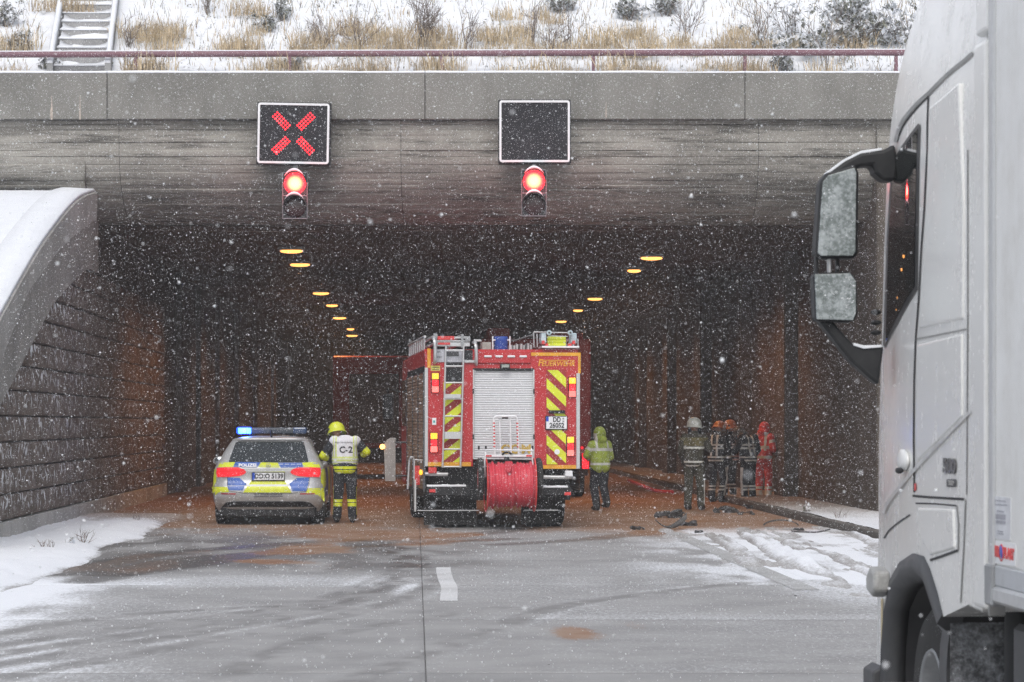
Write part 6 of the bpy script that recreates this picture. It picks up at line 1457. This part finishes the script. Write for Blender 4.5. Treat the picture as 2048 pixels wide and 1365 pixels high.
shrub('bare upright shrub at the top edge right of the stairs', 415, 30, 6, .9, .3, 3)
shrub('thin bare shrub just right of the stairs near the handrail', 262, 95, 7, .6, .5, 4)
shrub('upright bare sapling above the switched off lane sign', 1068, 96, 5, 1.0, .35, 5); shrub('tall thin bare stem standing right of the switched off lane sign', 1135, 98, 3, 1.2, .2, 6); shrub('loose bare bramble over the rail right of the switched off lane sign', 1108, 110, 8, .7, .7, 7)
shrub('fan of bare curved canes on the slope right of the middle', 1520, 98, 8, 1.0, .5, 8); shrub('dense tall bare stems near the top of the slope on the right', 1370, 70, 7, .9, .3, 9); shrub('thin bare stem near the truck on the upper slope', 1655, 140, 3, 1.3, .15, 10)
shrub('bare bramble with dark leaves at the upper left corner', 15, 55, 12, .6, 1.0, 11, .5); shrub('leafy bramble below the stairs on the left', 45, 105, 12, .6, 1.0, 12, .4); shrub('green leafy bramble by the top edge above the red cross sign', 565, 40, 12, .55, 1.0, 13, .8); shrub('low green bramble left of the red cross sign above the rail', 535, 62, 8, .45, 1.0, 14, .8)
shrub('dark leafy bramble at the top edge right of the middle', 1260, 40, 14, .7, 1.0, 15, .7); shrub('dark leafy bramble at the top edge above the second rail post from the truck', 1330, 30, 14, .6, 1.0, 16, .6); shrub('leafy bramble at the top edge above the switched off sign', 1120, 25, 12, .6, 1.0, 17, .7); shrub('mixed bramble hanging over the upper slope left of the truck', 1700, 40, 16, .7, 1.0, 18, .8); shrub('small snowy bramble under the handrail near the red cross sign', 590, 140, 9, .35, 1.0, 19, .6); shrub('small snowy bramble under the handrail near the truck', 1570, 140, 12, .4, 1.0, 20, .8); shrub('bare thicket at the top edge far right', 1580, 70, 12, .9, .6, 21, .2)
shrub('bare twiggy weed at the left end of the parapet by the stairs', 90, 138, 9, .3, .8, 22, .5)
shrub('bare thin stems above the middle of the parapet', 930, 100, 5, .8, .4, 23); shrub('curved bare canes between tan grass left of the middle', 715, 100, 6, .8, .7, 24)
# snow laden bush right
r = random.Random(50); m = MB()
for i in range(230):
    c = Vector((r.gauss(0, .75), r.gauss(0, .35), abs(r.gauss(.25, .3)))); leaves(m, r, c, 10, .075)
for i in range(30): twigs(m, r, (r.gauss(0, .6), r.gauss(0, .2), 0), (r.gauss(0, .6), r.gauss(0, .5), .8), .6, .008, 1)
o = m.build('snowy_bush', [M_TWIG, M_LEAF, M_SNOW], None, fix=False); o.location = slope_at(1755, 88); tag(o, 'dense green bush loaded with snow on the slope beside the truck', 'bush')
r = random.Random(51); m = MB()
for i in range(90): leaves(m, r, Vector((r.gauss(0, .5), r.gauss(0, .3), abs(r.gauss(.12, .15)))), 9, .065)
o = m.build('snowy_bush', [M_TWIG, M_LEAF, M_SNOW], None, fix=False); o.location = slope_at(1600, 112); tag(o, 'low snow covered leafy bush behind the handrail left of the truck', 'bush')
# fine stalks over the slope: nobody could count them
r = random.Random(60); m = MB()
for i in range(7500):
    px = r.uniform(-40, 1880); py = 150 * r.random() ** .8 - 5
    dens = .35 + .65 * float(fbm(px * .012, py * .03, 3, 12) > .48)
    if r.random() > dens or (90 < px < 255): continue
    X = (px - CX) / F * 51; Y = 48.7 + (150 - py) / 150 * 5.6; z = float(hill(X, Y)); h_ = r.uniform(.05, .22) * (2.2 if r.random() < .12 else 1); w = r.uniform(.003, .007); dx, dy = r.gauss(0, .35) * h_, r.gauss(0, .3) * h_
    m.add([(X - w, Y, z - .03), (X + w, Y, z - .03), (X + dx * .5 + w * .7, Y + dy * .5, z + h_ * .6), (X + dx * .5 - w * .7, Y + dy * .5, z + h_ * .6), (X + dx, Y + dy, z + h_)], [(0, 1, 2, 3), (3, 2, 4)], r.choice((0, 0, 1, 2)))
tag(m.build('dead_stalks', [M_GRASS, M_TWIG, M_LEAF], None, fix=False), kind='stuff')
# leaf litter showing through the snow
m = MB()
for i in range(3600):
    px = r.uniform(-40, 1880); py = 150 * r.random()
    if (90 < px < 255) or float(fbm(px * .02, py * .05, 3, 19)) < .5: continue
    X = (px - CX) / F * 51; Y = 48.7 + (150 - py) / 150 * 5.6; leaves(m, r, Vector((X, Y, float(hill(X, Y)) + .01)), 2, .04)
for i, s in enumerate(m.m): m.m[i] = 0 if s == 1 else 1 if s == 2 and i % 2 else 0
tag(m.build('leaf_litter', [M_LEAF, M_SNOW], None, fix=False), kind='stuff')
# weeds on the verge and on the walkway
for lab, px, py, n, L, sd in (('dry twiggy weed in the verge snow by the left edge', 88, 1110, 9, .22, 31), ('dark leafy weed stalk in the verge snow left of the pair of weeds', 137, 1100, 6, .22, 32), ('upright dry weed in the verge snow nearest the road', 170, 1094, 7, .26, 33), ('lone dry weed in the snow left of the police car', 277, 1050, 6, .2, 34), ('tiny dry weed at the left border of the verge', 28, 1116, 4, .12, 35),
                              ('dark twiggy weed on the snowy walkway beside the tunnel wall', 1612, 1040, 9, .32, 36), ('small twiggy weed on the walkway next to the truck', 1682, 1050, 6, .25, 37), ('low dead weed on the walkway against the tunnel wall', 1636, 1033, 5, .2, 38)):
    q = gnd(px, py); sh_ = shrub(lab, 0, 0, n, L, .9, sd, .3 if sd in (32, 36) else None, .006, 'dry_weed', 'weed', 1, q + V(0, 0, .06)); sh_['group'] = 'dry weeds poking out of the snow'

# ================================================================== FALLING SNOW
N = 430000
g_ = np.random.default_rng(11)
Yf = 48.5 * g_.random(N * 3) ** (1 / 3.1); Yf = Yf[Yf > 1.6][:N]; n = len(Yf)
hw = 0.19 * Yf * 1.25 + 0.9
Xf = (g_.random(n) * 2 - 1) * hw; zt = 1.7 + 0.157 * Yf * 1.15 + 0.5; zb = np.maximum(0.03, 1.7 - 0.096 * Yf * 1.3 - .5); Zf = zb + (zt - zb) * g_.random(n)
keep = ~((Xf > 1.35 - .045 * Yf) & (Yf < 12.9) & (Xf > 1.3)); keep &= ~((Yf > 47.5) & (Zf > 5.2)); Xf, Yf, Zf = Xf[keep], Yf[keep], Zf[keep]; n = len(Xf)
rad = 0.00155 * np.exp(g_.normal(0, .38, n)); rad = np.clip(rad, .0007, .005)
tet = np.array([(1, 1, 1), (-1, -1, 1), (-1, 1, -1), (1, -1, -1)]) * 1.0
q = g_.normal(size=(n, 4)); q /= np.linalg.norm(q, axis=1)[:, None]; w_, x_, y_, z_ = q.T
RM = np.stack([1 - 2 * (y_ * y_ + z_ * z_), 2 * (x_ * y_ - z_ * w_), 2 * (x_ * z_ + y_ * w_), 2 * (x_ * y_ + z_ * w_), 1 - 2 * (x_ * x_ + z_ * z_), 2 * (y_ * z_ - x_ * w_), 2 * (x_ * z_ - y_ * w_), 2 * (y_ * z_ + x_ * w_), 1 - 2 * (x_ * x_ + y_ * y_)], -1).reshape(n, 3, 3)
VV = np.einsum('nij,kj->nki', RM, tet) * rad[:, None, None] + np.stack([Xf, Yf, Zf], -1)[:, None, :]
fi = (np.arange(n)[:, None, None] * 4 + np.array([(0, 1, 2), (0, 3, 1), (0, 2, 3), (1, 3, 2)])[None]).reshape(-1)
me = bpy.data.meshes.new('falling_snow'); me.vertices.add(n * 4); me.vertices.foreach_set('co', VV.reshape(-1).astype(np.float32)); me.loops.add(len(fi)); me.loops.foreach_set('vertex_index', fi.astype(np.int32)); me.polygons.add(n * 4); me.polygons.foreach_set('loop_start', np.arange(0, n * 12, 3, dtype=np.int32)); me.update(calc_edges=True)
k = NT('snowflake'); k.color((.9, .92, .95)); k.set(Roughness=1.0); M_FLAKE = k.m
k.b.inputs['Specular IOR Level'].default_value = 0
tag(link_mesh('falling_snow', me, M_FLAKE), kind='stuff')

# ---- thin winter air
b = MB(); b.box(-165, 165, -85, 235, -1.4, 32)
hz_ = b.build('haze', bpy.data.materials.new('haze_air'), None); tag(hz_, kind='stuff')
hm_ = hz_.data.materials[0]; hm_.use_nodes = True; nt_ = hm_.node_tree; nt_.nodes.clear()
pv = nt_.nodes.new('ShaderNodeVolumePrincipled'); pv.inputs['Color'].default_value = (.9, .92, .95, 1); pv.inputs['Density'].default_value = 0.0012; pv.inputs['Anisotropy'].default_value = 0.0
oo = nt_.nodes.new('ShaderNodeOutputMaterial'); nt_.links.new(pv.outputs[0], oo.inputs['Volume'])
